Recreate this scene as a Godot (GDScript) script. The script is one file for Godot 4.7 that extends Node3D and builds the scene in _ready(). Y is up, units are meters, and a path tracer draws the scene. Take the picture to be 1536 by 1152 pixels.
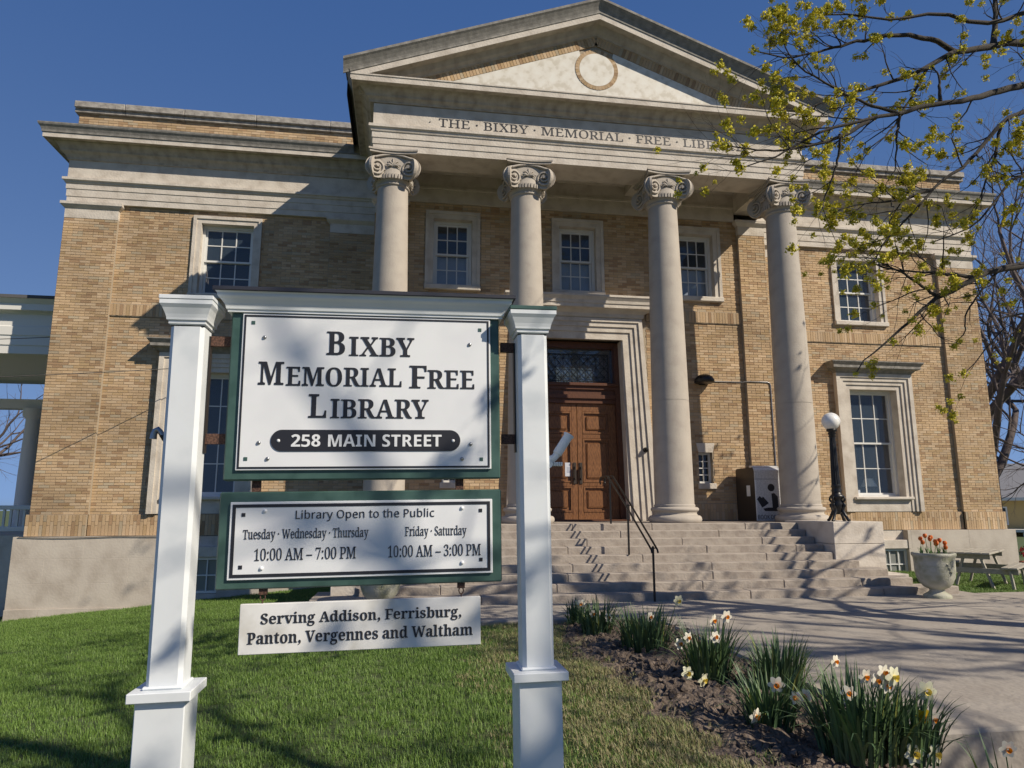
extends Node3D

# ------------------------------------------------------------------ scene
func _ready() -> void:
	rng.seed = 12345
	tone.seed = 8; tone.frequency = 0.25; tone.fractal_octaves = 3
	var cam := Camera3D.new()
	cam.name = "camera"
	cam.fov = 57.75
	cam.near = 0.05; cam.far = 2000.0
	cam.transform = Transform3D(Basis(Vector3.UP, -0.1564) * Basis(Vector3.RIGHT, 0.1738) * Basis(Vector3.BACK, -0.0017), Vector3(-3.711, 0.3046, 15.422))
	add_child(cam)
	cam.current = true
	var env := Environment.new()
	env.background_mode = Environment.BG_SKY
	env.tonemap_mode = Environment.TONE_MAPPER_LINEAR
	env.tonemap_exposure = 1.1
	env.sdfgi_enabled = true; env.ssao_enabled = true; env.ssil_enabled = true
	var sky := Sky.new()
	var sm := ProceduralSkyMaterial.new()
	sm.sky_top_color = lin(.034, .092, .262)
	sm.sky_horizon_color = lin(.20, .33, .59)
	sm.sky_curve = 0.22
	sm.ground_bottom_color = lin(.10, .10, .09)
	sm.ground_horizon_color = lin(.22, .30, .42)
	sm.sun_angle_max = 0.0
	sky.sky_material = sm
	env.sky = sky
	var we := WorldEnvironment.new()
	we.name = "environment"
	we.environment = env
	add_child(we)
	var sun := DirectionalLight3D.new()
	sun.name = "sun"
	sun.light_color = Color(1.0, 0.95, 0.87)
	sun.light_energy = 1.6
	sun.light_angular_distance = 0.5
	sun.shadow_enabled = true
	add_child(sun)
	sun.look_at_from_position(Vector3.ZERO, -Vector3(1.28, 1.24, 1.0), Vector3.UP)
	make_materials()
	build_ground()
	build_library()
	build_sign()
	build_entrance_things()
	build_daffodils()
	build_background()
	build_trees()

# ------------------------------------------------------------------ mesh builder
class MB:
	var v := PackedVector3Array()
	var n := PackedVector3Array()
	var c := PackedColorArray()
	var col := Color(1, 1, 1)
	func tri(a: Vector3, b: Vector3, d: Vector3) -> void:
		var nn := (b - a).cross(d - a).normalized()
		v.append(a); v.append(d); v.append(b)
		for i in 3:
			n.append(nn); c.append(col)
	func trin(a: Vector3, b: Vector3, d: Vector3, na: Vector3, nb: Vector3, nd: Vector3) -> void:
		v.append(a); v.append(d); v.append(b)
		n.append(na); n.append(nd); n.append(nb)
		for i in 3: c.append(col)
	func quad(a: Vector3, b: Vector3, d: Vector3, e: Vector3) -> void:
		var nn := (b - a).cross(e - a).normalized()
		v.append(a); v.append(d); v.append(b); v.append(a); v.append(e); v.append(d)
		for i in 6:
			n.append(nn); c.append(col)
	func box(p: Vector3, q: Vector3, back := true) -> void:
		var x0 := p.x; var y0 := p.y; var z0 := p.z; var x1 := q.x; var y1 := q.y; var z1 := q.z
		quad(Vector3(x0, y0, z1), Vector3(x1, y0, z1), Vector3(x1, y1, z1), Vector3(x0, y1, z1))
		if back: quad(Vector3(x1, y0, z0), Vector3(x0, y0, z0), Vector3(x0, y1, z0), Vector3(x1, y1, z0))
		quad(Vector3(x0, y0, z0), Vector3(x0, y0, z1), Vector3(x0, y1, z1), Vector3(x0, y1, z0))
		quad(Vector3(x1, y0, z1), Vector3(x1, y0, z0), Vector3(x1, y1, z0), Vector3(x1, y1, z1))
		quad(Vector3(x0, y1, z1), Vector3(x1, y1, z1), Vector3(x1, y1, z0), Vector3(x0, y1, z0))
		quad(Vector3(x0, y0, z0), Vector3(x1, y0, z0), Vector3(x1, y0, z1), Vector3(x0, y0, z1))
	func bbox(p: Vector3, q: Vector3, b: float) -> void:   # box with chamfered edges
		var ctr := (p + q) * 0.5
		var h := (q - p) * 0.5
		var ax := [Vector3.RIGHT, Vector3.UP, Vector3.BACK]
		for i in 3:
			var j := (i + 1) % 3; var k := (i + 2) % 3
			for s in [-1.0, 1.0]:
				var o: Vector3 = ctr + ax[i] * h[i] * s
				var u: Vector3 = ax[j] * (h[j] - b); var w: Vector3 = ax[k] * (h[k] - b)
				if s > 0: quad(o - u - w, o + u - w, o + u + w, o - u + w)
				else: quad(o - u - w, o - u + w, o + u + w, o + u - w)
			for s in [-1.0, 1.0]:
				for t in [-1.0, 1.0]:
					var e: Vector3 = ax[i] * (h[i] - b)
					var a0: Vector3 = ctr + ax[j] * h[j] * s + ax[k] * (h[k] - b) * t
					var a1: Vector3 = ctr + ax[j] * (h[j] - b) * s + ax[k] * h[k] * t
					if s * t > 0: quad(a0 - e, a1 - e, a1 + e, a0 + e)
					else: quad(a0 - e, a0 + e, a1 + e, a1 - e)
		for sx in [-1.0, 1.0]:
			for sy in [-1.0, 1.0]:
				for sz in [-1.0, 1.0]:
					var A := ctr + Vector3(h.x * sx, (h.y - b) * sy, (h.z - b) * sz)
					var B := ctr + Vector3((h.x - b) * sx, h.y * sy, (h.z - b) * sz)
					var D := ctr + Vector3((h.x - b) * sx, (h.y - b) * sy, h.z * sz)
					if sx * sy * sz > 0: tri(A, B, D)
					else: tri(A, D, B)
	func xbox(t: Transform3D, h: Vector3) -> void:      # oriented box, half sizes
		var P := func(x: float, y: float, z: float) -> Vector3: return t * Vector3(x * h.x, y * h.y, z * h.z)
		quad(P.call(-1, -1, 1), P.call(1, -1, 1), P.call(1, 1, 1), P.call(-1, 1, 1))
		quad(P.call(1, -1, -1), P.call(-1, -1, -1), P.call(-1, 1, -1), P.call(1, 1, -1))
		quad(P.call(-1, -1, -1), P.call(-1, -1, 1), P.call(-1, 1, 1), P.call(-1, 1, -1))
		quad(P.call(1, -1, 1), P.call(1, -1, -1), P.call(1, 1, -1), P.call(1, 1, 1))
		quad(P.call(-1, 1, 1), P.call(1, 1, 1), P.call(1, 1, -1), P.call(-1, 1, -1))
		quad(P.call(-1, -1, -1), P.call(1, -1, -1), P.call(1, -1, 1), P.call(-1, -1, 1))
	func bar(a: Vector3, b: Vector3, w: float, h: float) -> void:   # square bar from a to b
		var d := (b - a)
		var L := d.length()
		d /= L
		var up := Vector3.UP if absf(d.y) < 0.95 else Vector3.BACK
		var r := d.cross(up).normalized(); var u := r.cross(d).normalized()
		xbox(Transform3D(Basis(r, u, -d), (a + b) * 0.5), Vector3(w * 0.5, h * 0.5, L * 0.5))
	func mould(path: Array, prof: Array) -> void:       # path (x, z) with outward to its right-hand side; profile (out, y) from bottom to top
		var N := path.size()
		var m := []
		for i in N:
			var o1 := Vector2.ZERO; var o2 := Vector2.ZERO
			if i > 0:
				var d: Vector2 = (path[i] - path[i - 1]).normalized(); o1 = Vector2(-d.y, d.x)
			if i < N - 1:
				var d2: Vector2 = (path[i + 1] - path[i]).normalized(); o2 = Vector2(-d2.y, d2.x)
			if i == 0: o1 = o2
			if i == N - 1: o2 = o1
			m.append((o1 + o2) / (1.0 + o1.dot(o2)))
		for i in N - 1:
			for j in prof.size() - 1:
				var p0: Vector2 = prof[j]; var p1: Vector2 = prof[j + 1]
				var A := Vector3(path[i].x + m[i].x * p0.x, p0.y, path[i].y + m[i].y * p0.x)
				var B := Vector3(path[i + 1].x + m[i + 1].x * p0.x, p0.y, path[i + 1].y + m[i + 1].y * p0.x)
				var D := Vector3(path[i + 1].x + m[i + 1].x * p1.x, p1.y, path[i + 1].y + m[i + 1].y * p1.x)
				var E := Vector3(path[i].x + m[i].x * p1.x, p1.y, path[i].y + m[i].y * p1.x)
				quad(A, B, D, E)
	func lathe(o: Vector3, prof: Array, segs: int) -> void:   # profile (r, y) bottom to top, smooth
		var nr := []
		for j in prof.size():
			var t := Vector2.ZERO
			if j > 0: t += (prof[j] - prof[j - 1]).normalized()
			if j < prof.size() - 1: t += (prof[j + 1] - prof[j]).normalized()
			t = t.normalized()
			nr.append(Vector2(t.y, -t.x))
		for i in segs:
			var a0 := TAU * i / segs; var a1 := TAU * (i + 1) / segs
			var e0 := Vector3(cos(a0), 0, -sin(a0)); var e1 := Vector3(cos(a1), 0, -sin(a1))
			for j in prof.size() - 1:
				var p: Vector2 = prof[j]; var q: Vector2 = prof[j + 1]
				var np: Vector2 = nr[j]; var nq: Vector2 = nr[j + 1]
				var A := o + e0 * p.x + Vector3.UP * p.y; var B := o + e1 * p.x + Vector3.UP * p.y
				var D := o + e1 * q.x + Vector3.UP * q.y; var E := o + e0 * q.x + Vector3.UP * q.y
				var nA := e0 * np.x + Vector3.UP * np.y; var nB := e1 * np.x + Vector3.UP * np.y
				var nD := e1 * nq.x + Vector3.UP * nq.y; var nE := e0 * nq.x + Vector3.UP * nq.y
				if p.x > 1e-5: trin(A, B, D, nA, nB, nD)
				if q.x > 1e-5: trin(A, D, E, nA, nD, nE)
	func tube(pts: Array, rads: Array, sides: int, cap := false) -> void:
		var N := pts.size()
		var fr := []
		var ref := Vector3.UP
		var d0: Vector3 = (pts[1] - pts[0]).normalized()
		if absf(d0.y) > 0.9: ref = Vector3.RIGHT
		var r := d0.cross(ref).normalized()
		for i in N:
			var d: Vector3 = (pts[mini(i + 1, N - 1)] - pts[maxi(i - 1, 0)]).normalized()
			r = (r - d * r.dot(d)).normalized()
			fr.append([r, d.cross(r).normalized()])
		for i in N - 1:
			for k in sides:
				var a0 := TAU * k / sides; var a1 := TAU * (k + 1) / sides
				var A: Vector3 = fr[i][0] * cos(a0) + fr[i][1] * sin(a0)
				var B: Vector3 = fr[i][0] * cos(a1) + fr[i][1] * sin(a1)
				var D: Vector3 = fr[i + 1][0] * cos(a1) + fr[i + 1][1] * sin(a1)
				var E: Vector3 = fr[i + 1][0] * cos(a0) + fr[i + 1][1] * sin(a0)
				var PA: Vector3 = pts[i] + A * rads[i]; var PB: Vector3 = pts[i] + B * rads[i]
				var PD: Vector3 = pts[i + 1] + D * rads[i + 1]; var PE: Vector3 = pts[i + 1] + E * rads[i + 1]
				trin(PA, PB, PD, A, B, D)
				if rads[i + 1] > 1e-5: trin(PA, PD, PE, A, D, E)
		if cap:
			for k in sides:
				var a0 := TAU * k / sides; var a1 := TAU * (k + 1) / sides
				var A: Vector3 = (fr[0][0] * cos(a0) + fr[0][1] * sin(a0)) * rads[0]
				var B: Vector3 = (fr[0][0] * cos(a1) + fr[0][1] * sin(a1)) * rads[0]
				tri(pts[0], pts[0] + B, pts[0] + A)
				var D: Vector3 = (fr[N - 1][0] * cos(a0) + fr[N - 1][1] * sin(a0)) * rads[N - 1]
				var E: Vector3 = (fr[N - 1][0] * cos(a1) + fr[N - 1][1] * sin(a1)) * rads[N - 1]
				tri(pts[N - 1], pts[N - 1] + D, pts[N - 1] + E)
	func plate(poly: PackedVector2Array, z0: float, z1: float, t := Transform3D.IDENTITY) -> void:   # extruded polygon
		var idx := Geometry2D.triangulate_polygon(poly)
		var area := 0.0
		for i in poly.size():
			area += poly[i].cross(poly[(i + 1) % poly.size()])
		for i in range(0, idx.size(), 3):
			var a := poly[idx[i]]; var b := poly[idx[i + 1]]; var d := poly[idx[i + 2]]
			if (b - a).cross(d - a) < 0:
				var x := b; b = d; d = x
			tri(t * Vector3(a.x, a.y, z1), t * Vector3(b.x, b.y, z1), t * Vector3(d.x, d.y, z1))
			tri(t * Vector3(a.x, a.y, z0), t * Vector3(d.x, d.y, z0), t * Vector3(b.x, b.y, z0))
		for i in poly.size():
			var p := poly[i]; var q := poly[(i + 1) % poly.size()]
			if area < 0:
				var x := p; p = q; q = x
			quad(t * Vector3(p.x, p.y, z0), t * Vector3(q.x, q.y, z0), t * Vector3(q.x, q.y, z1), t * Vector3(p.x, p.y, z1))
	func mesh() -> ArrayMesh:
		var arr := []
		arr.resize(Mesh.ARRAY_MAX)
		arr[Mesh.ARRAY_VERTEX] = v; arr[Mesh.ARRAY_NORMAL] = n; arr[Mesh.ARRAY_COLOR] = c
		var m := ArrayMesh.new()
		m.add_surface_from_arrays(Mesh.PRIMITIVE_TRIANGLES, arr)
		return m

# ------------------------------------------------------------------ scene helpers
var taken := {}
func numbered(called: String) -> String:
	var k: int = taken.get(called, 0)
	taken[called] = k + 1
	return called if k == 0 else "%s_%03d" % [called, k]
func put(called: String, mb: MB, m: Material, parent: Node = null) -> MeshInstance3D:
	var o := MeshInstance3D.new()
	o.mesh = mb.mesh(); o.material_override = m
	o.name = called if parent else numbered(called)
	(parent if parent else self).add_child(o, true)
	return o
func thing(called: String, label: String, category: String, at := Vector3.ZERO, group := "") -> Node3D:
	var o := Node3D.new()
	o.name = numbered(called); add_child(o, true)
	o.position = at
	tag(o, label, category, group)
	return o
func part(called: String, parent: Node) -> Node3D:
	var o := Node3D.new()
	o.name = called; parent.add_child(o, true)
	return o
func tag(o: Node, label: String, category: String, group := "") -> void:
	o.set_meta("label", label); o.set_meta("category", category)
	if group: o.set_meta("group", group)
func structure(called: String, mb: MB, m: Material) -> MeshInstance3D:
	var o := put(called, mb, m)
	o.set_meta("kind", "structure")
	return o
func lin(r: float, g: float, b: float) -> Color:
	return Color(r, g, b).linear_to_srgb()
func noise_tex(freq: float, cols: Array, offs: Array, sd: int, oct := 4, size := 512, typ := FastNoiseLite.TYPE_SIMPLEX_SMOOTH, normal := false, bump := 4.0) -> NoiseTexture2D:
	var f := FastNoiseLite.new()
	f.noise_type = typ; f.frequency = freq; f.fractal_octaves = oct; f.seed = sd
	var t := NoiseTexture2D.new()
	t.width = size; t.height = size; t.seamless = true; t.noise = f
	if normal:
		t.as_normal_map = true; t.bump_strength = bump
	else:
		var g := Gradient.new()
		g.offsets = PackedFloat32Array(offs)
		var cc := PackedColorArray()
		for x in cols: cc.append(lin(x[0], x[1], x[2]))
		g.colors = cc
		t.color_ramp = g
	return t
func mat(col: Color, rough := 0.8, metal := 0.0) -> StandardMaterial3D:
	var m := StandardMaterial3D.new()
	m.albedo_color = col; m.roughness = rough; m.metallic = metal
	return m
func tex_mat(t: Texture2D, scale: float, rough := 0.85, nrm: Texture2D = null, ns := 0.4) -> StandardMaterial3D:
	var m := StandardMaterial3D.new()
	m.albedo_texture = t; m.roughness = rough
	m.uv1_triplanar = true; m.uv1_world_triplanar = true
	m.uv1_scale = Vector3.ONE * scale
	if nrm:
		m.normal_enabled = true; m.normal_texture = nrm; m.normal_scale = ns
	return m
var M := {}
func make_materials() -> void:
	var fine := noise_tex(0.09, [], [], 3, 4, 512, FastNoiseLite.TYPE_SIMPLEX_SMOOTH, true, 6.0)
	M.stone = tex_mat(noise_tex(0.012, [[.46, .41, .35], [.56, .51, .445], [.61, .56, .49]], [0.1, 0.5, 0.9], 5, 5), 0.4, 0.85, fine, 0.12)
	M.column = tex_mat(noise_tex(0.01, [[.37, .33, .285], [.41, .37, .32], [.43, .39, .335]], [0.2, 0.5, 0.85], 15, 4), 0.5, 0.8, fine, 0.1)
	M.step = tex_mat(noise_tex(0.016, [[.27, .23, .195], [.33, .288, .245], [.37, .325, .278]], [0.15, 0.5, 0.85], 8, 5), 0.5, 0.85, fine, 0.2)
	M.base = tex_mat(noise_tex(0.009, [[.40, .35, .295], [.48, .43, .37], [.52, .47, .405]], [0.1, 0.5, 0.9], 51, 5), 0.35, 0.88, fine, 0.06)
	M.weathered = tex_mat(noise_tex(0.02, [[.17, .16, .145], [.23, .22, .20], [.32, .30, .27]], [0.2, 0.55, 0.9], 6, 5), 0.6, 0.85, fine, 0.15)
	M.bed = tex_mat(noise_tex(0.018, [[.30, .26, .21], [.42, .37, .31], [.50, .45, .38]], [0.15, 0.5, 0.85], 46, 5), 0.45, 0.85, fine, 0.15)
	M.coping = tex_mat(noise_tex(0.02, [[.22, .20, .18], [.33, .31, .28], [.42, .39, .35]], [0.2, 0.55, 0.9], 9, 5), 0.6, 0.85, fine, 0.3)
	M.marble = tex_mat(noise_tex(0.008, [[.55, .51, .43], [.66, .63, .56], [.70, .68, .62]], [0.2, 0.45, 0.8], 21, 5), 0.9, 0.6)
	M.mortar = tex_mat(noise_tex(0.05, [[.30, .25, .185], [.40, .34, .26]], [0.2, 0.8], 2, 4), 1.0, 0.95, fine, 0.4)
	var bm := mat(Color(1, 1, 1), 0.9)
	bm.vertex_color_use_as_albedo = true
	bm.albedo_texture = noise_tex(0.06, [[.82, .82, .82], [.96, .96, .96], [1, 1, 1]], [0.2, 0.55, 0.8], 33, 4)
	bm.uv1_triplanar = true; bm.uv1_world_triplanar = true; bm.uv1_scale = Vector3.ONE * 2.2
	bm.normal_enabled = true; bm.normal_texture = fine; bm.normal_scale = 0.5
	M.brick = bm
	var vc := mat(Color(1, 1, 1), 0.8)
	vc.vertex_color_use_as_albedo = true
	M.vertex = vc
	M.concrete = tex_mat(noise_tex(0.011, [[.29, .258, .222], [.325, .292, .252], [.35, .315, .272]], [0.15, 0.5, 0.85], 12, 6), 0.3, 0.9, fine, 0.12)
	M.white = tex_mat(noise_tex(0.006, [[.64, .68, .71], [.70, .735, .76], [.72, .76, .785]], [0.12, 0.4, 0.8], 17, 5), 1.2, 0.45)
	M.board = tex_mat(noise_tex(0.005, [[.74, .76, .785], [.77, .79, .81], [.79, .81, .83]], [0.2, 0.5, 0.85], 18, 3), 1.2, 0.4)
	M.porch = mat(lin(.70, .69, .65), 0.5)
	M.sash = mat(lin(.66, .66, .64), 0.5)
	M.green = tex_mat(noise_tex(0.01, [[.040, .085, .072], [.052, .105, .090], [.062, .12, .103]], [0.2, 0.5, 0.85], 19, 4), 1.5, 0.38)
	M.ink = mat(lin(.018, .019, .026), 0.5)
	M.navy = mat(lin(.025, .027, .04), 0.55)
	M.black = mat(lin(.012, .012, .013), 0.4)
	M.iron = mat(lin(.03, .028, .028), 0.35, 0.6)
	M.rust = tex_mat(noise_tex(0.03, [[.05, .025, .018], [.13, .065, .045]], [0.3, 0.7], 23, 4), 6.0, 0.8)
	M.metal = tex_mat(noise_tex(0.02, [[.62, .635, .65], [.74, .755, .77]], [0.3, 0.7], 24, 4), 2.0, 0.3)
	M.metal.metallic = 0.35
	M.galv = mat(lin(.32, .33, .35), 0.3, 0.8)
	M.bronze = mat(lin(.06, .048, .04), 0.45, 0.4)
	M.globe = mat(lin(.82, .82, .80), 0.25)
	var w := tex_mat(noise_tex(0.02, [[.10, .042, .017], [.20, .088, .034], [.25, .115, .046]], [0.2, 0.5, 0.85], 27, 5), 1.0, 0.42)
	w.uv1_scale = Vector3(6, 0.7, 6)
	M.wood = w
	var wd := tex_mat(noise_tex(0.02, [[.07, .025, .012], [.13, .05, .022]], [0.2, 0.8], 28, 5), 1.0, 0.45)
	wd.uv1_scale = Vector3(6, 0.7, 6)
	M.wood_dark = wd
	var g := mat(Color(.55, .65, .75, 0.12), 0.02)
	g.transparency = BaseMaterial3D.TRANSPARENCY_ALPHA
	g.metallic_specular = 0.9
	M.glass = g
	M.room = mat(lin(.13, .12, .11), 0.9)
	M.blind = mat(lin(.30, .36, .44), 0.8)
	M.bark = tex_mat(noise_tex(0.05, [[.018, .016, .015], [.05, .043, .038], [.075, .066, .058]], [0.2, 0.5, 0.9], 31, 5), 2.5, 0.95, fine, 0.8)
	M.far_bark = mat(lin(.11, .088, .085), 0.95)
	var bl := mat(Color(1, 1, 1), 0.7)
	bl.vertex_color_use_as_albedo = true
	bl.backlight_enabled = true; bl.backlight = lin(.35, .34, .03)
	M.blossom = bl
	var lf := mat(Color(1, 1, 1), 0.55)
	lf.vertex_color_use_as_albedo = true
	lf.backlight_enabled = true; lf.backlight = lin(.05, .09, .015)
	M.leaf = lf
	var pt := mat(Color(1, 1, 1), 0.6)
	pt.vertex_color_use_as_albedo = true
	pt.backlight_enabled = true; pt.backlight = lin(.3, .3, .22)
	M.petal = pt
	M.soil = tex_mat(noise_tex(0.03, [[.06, .045, .034], [.14, .108, .085], [.24, .19, .155]], [0.2, 0.5, 0.9], 35, 6), 1.1, 1.0, noise_tex(0.05, [], [], 36, 6, 512, FastNoiseLite.TYPE_SIMPLEX_SMOOTH, true, 14.0), 1.0)
	M.turf = tex_mat(noise_tex(0.03, [[.045, .06, .018], [.065, .10, .025], [.10, .11, .04]], [0.2, 0.5, 0.9], 37, 6), 0.8, 1.0)
	M.urn = tex_mat(noise_tex(0.012, [[.24, .25, .16], [.37, .37, .29], [.48, .47, .41]], [0.2, 0.5, 0.8], 39, 4), 0.8, 0.85, fine, 0.4)
	M.table = tex_mat(noise_tex(0.02, [[.30, .28, .23], [.42, .39, .33]], [0.2, 0.8], 41, 5), 1.5, 0.75)
	M.yellow = mat(lin(.50, .36, .15), 0.85)
	M.roof = mat(lin(.10, .10, .105), 0.9)
	M.asphalt = mat(lin(.05, .05, .052), 0.95)

# ------------------------------------------------------------------ bricks
const CH := 0.0585
const BL := 0.203
var rng := RandomNumberGenerator.new()
var tone := FastNoiseLite.new()
var single_bricks := []          # [distance, parent, transform corner data]
func brick_col(p: Vector3) -> Color:
	var t := tone.get_noise_3dv(p * 3.0)
	var r := rng.randf()
	var base := Color(.525, .373, .222)
	if r < 0.13: base = Color(.39, .255, .145)
	elif r < 0.24: base = Color(.46, .32, .175)
	elif r < 0.42: base = Color(.565, .42, .27)
	elif r < 0.48: base = Color(.47, .38, .26)
	var k := (1.0 + t * 0.35) * rng.randf_range(0.92, 1.08)
	return Color(base.r * k, base.g * k, base.b * k)
func hit(holes: Array, x0: float, x1: float, y0: float, y1: float) -> Array:   # pieces of [x0, x1] left of the holes
	var segs := [[x0, x1]]
	for h in holes:
		if y1 > h[2] + 0.012 and y0 < h[3] - 0.012:
			var out := []
			for s in segs:
				if h[1] <= s[0] or h[0] >= s[1]: out.append(s); continue
				if h[0] > s[0] + 0.03: out.append([s[0], h[0] - 0.003])
				if h[1] < s[1] - 0.03: out.append([h[1] + 0.003, s[1]])
			segs = out
	return segs
func lay(mb: MB, t: Transform3D, x0: float, x1: float, y0: float, y1: float, holes: Array, picks = null, pick_rect = null) -> void:
	# bricks in the plane of t (x along the wall, y up, z out)
	var rows := int(round((y1 - y0) / CH))
	var ch := (y1 - y0) / rows
	for r in rows:
		var ya := y0 + r * ch; var yb := ya + ch - 0.009
		var x := x0 - (0.0 if r % 2 == 0 else BL * 0.5) - (BL * 0.5 if r % 6 == 5 else 0.0)
		while x < x1 - 0.01:
			var bl := BL if r % 6 != 5 else BL * 0.5
			var xa := maxf(x, x0 + 0.001); var xb := minf(x + bl - 0.009, x1 - 0.001)
			x += bl
			if xb - xa < 0.02: continue
			for s in hit(holes, xa, xb, ya, yb):
				if s[1] - s[0] < 0.015: continue
				var dz := rng.randf_range(0.005, 0.010)
				var a := Vector3(s[0], ya, -0.012); var b := Vector3(s[1], yb, dz)
				mb.col = brick_col(t * a)
				if picks != null and xa > pick_rect[0] and xb < pick_rect[1] and ya > pick_rect[2] and yb < pick_rect[3] and picks.size() < 300:
					picks.append([t * a, t * b, mb.col])
				else:
					brick(mb, t, a, b)
	mb.col = Color(1, 1, 1)
func brick(mb: MB, t: Transform3D, a: Vector3, b: Vector3) -> void:
	var P := [t * Vector3(a.x, a.y, a.z), t * Vector3(b.x, a.y, a.z), t * Vector3(b.x, b.y, a.z), t * Vector3(a.x, b.y, a.z),
		t * Vector3(a.x, a.y, b.z), t * Vector3(b.x, a.y, b.z), t * Vector3(b.x, b.y, b.z), t * Vector3(a.x, b.y, b.z)]
	mb.quad(P[4], P[5], P[6], P[7]); mb.quad(P[0], P[4], P[7], P[3]); mb.quad(P[5], P[1], P[2], P[6])
	mb.quad(P[7], P[6], P[2], P[3]); mb.quad(P[0], P[1], P[5], P[4])
func soldiers(mb: MB, t: Transform3D, x0: float, x1: float, y0: float, y1: float, split := false) -> void:   # bricks on end
	var n := int(round((x1 - x0) / 0.0655))
	var w := (x1 - x0) / n
	for i in n:
		var xa := x0 + i * w
		var cuts := [y0, y1]
		if split:
			var ym := lerpf(y0, y1, 0.5 if i % 2 == 0 else 0.68)
			cuts = [y0, ym, y1]
		for k in cuts.size() - 1:
			mb.col = brick_col(t * Vector3(xa, cuts[k], 0))
			brick(mb, t, Vector3(xa, cuts[k] + 0.003, -0.012), Vector3(xa + w - 0.008, cuts[k + 1] - 0.004, rng.randf_range(0.005, 0.010)))
	mb.col = Color(1, 1, 1)
func holed(mb: MB, t: Transform3D, x0: float, x1: float, y0: float, y1: float, holes: Array, depth: float) -> void:   # mortar face with openings and their reveals
	var xs := [x0, x1]; var ys := [y0, y1]
	for h in holes:
		for k in 2:
			if h[k] > x0 and h[k] < x1 and not xs.has(h[k]): xs.append(h[k])
			if h[k + 2] > y0 and h[k + 2] < y1 and not ys.has(h[k + 2]): ys.append(h[k + 2])
	xs.sort(); ys.sort()
	for i in xs.size() - 1:
		for j in ys.size() - 1:
			var cx: float = (xs[i] + xs[i + 1]) * 0.5; var cy: float = (ys[j] + ys[j + 1]) * 0.5
			var inside := false
			for h in holes:
				if cx > h[0] and cx < h[1] and cy > h[2] and cy < h[3]: inside = true
			if not inside:
				mb.quad(t * Vector3(xs[i], ys[j], 0), t * Vector3(xs[i + 1], ys[j], 0), t * Vector3(xs[i + 1], ys[j + 1], 0), t * Vector3(xs[i], ys[j + 1], 0))
	for h in holes:
		mb.quad(t * Vector3(h[0], h[2], -depth), t * Vector3(h[0], h[2], 0), t * Vector3(h[0], h[3], 0), t * Vector3(h[0], h[3], -depth))
		mb.quad(t * Vector3(h[1], h[2], 0), t * Vector3(h[1], h[2], -depth), t * Vector3(h[1], h[3], -depth), t * Vector3(h[1], h[3], 0))
		mb.quad(t * Vector3(h[0], h[2], -depth), t * Vector3(h[1], h[2], -depth), t * Vector3(h[1], h[2], 0), t * Vector3(h[0], h[2], 0))
		mb.quad(t * Vector3(h[0], h[3], 0), t * Vector3(h[1], h[3], 0), t * Vector3(h[1], h[3], -depth), t * Vector3(h[0], h[3], -depth))

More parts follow.
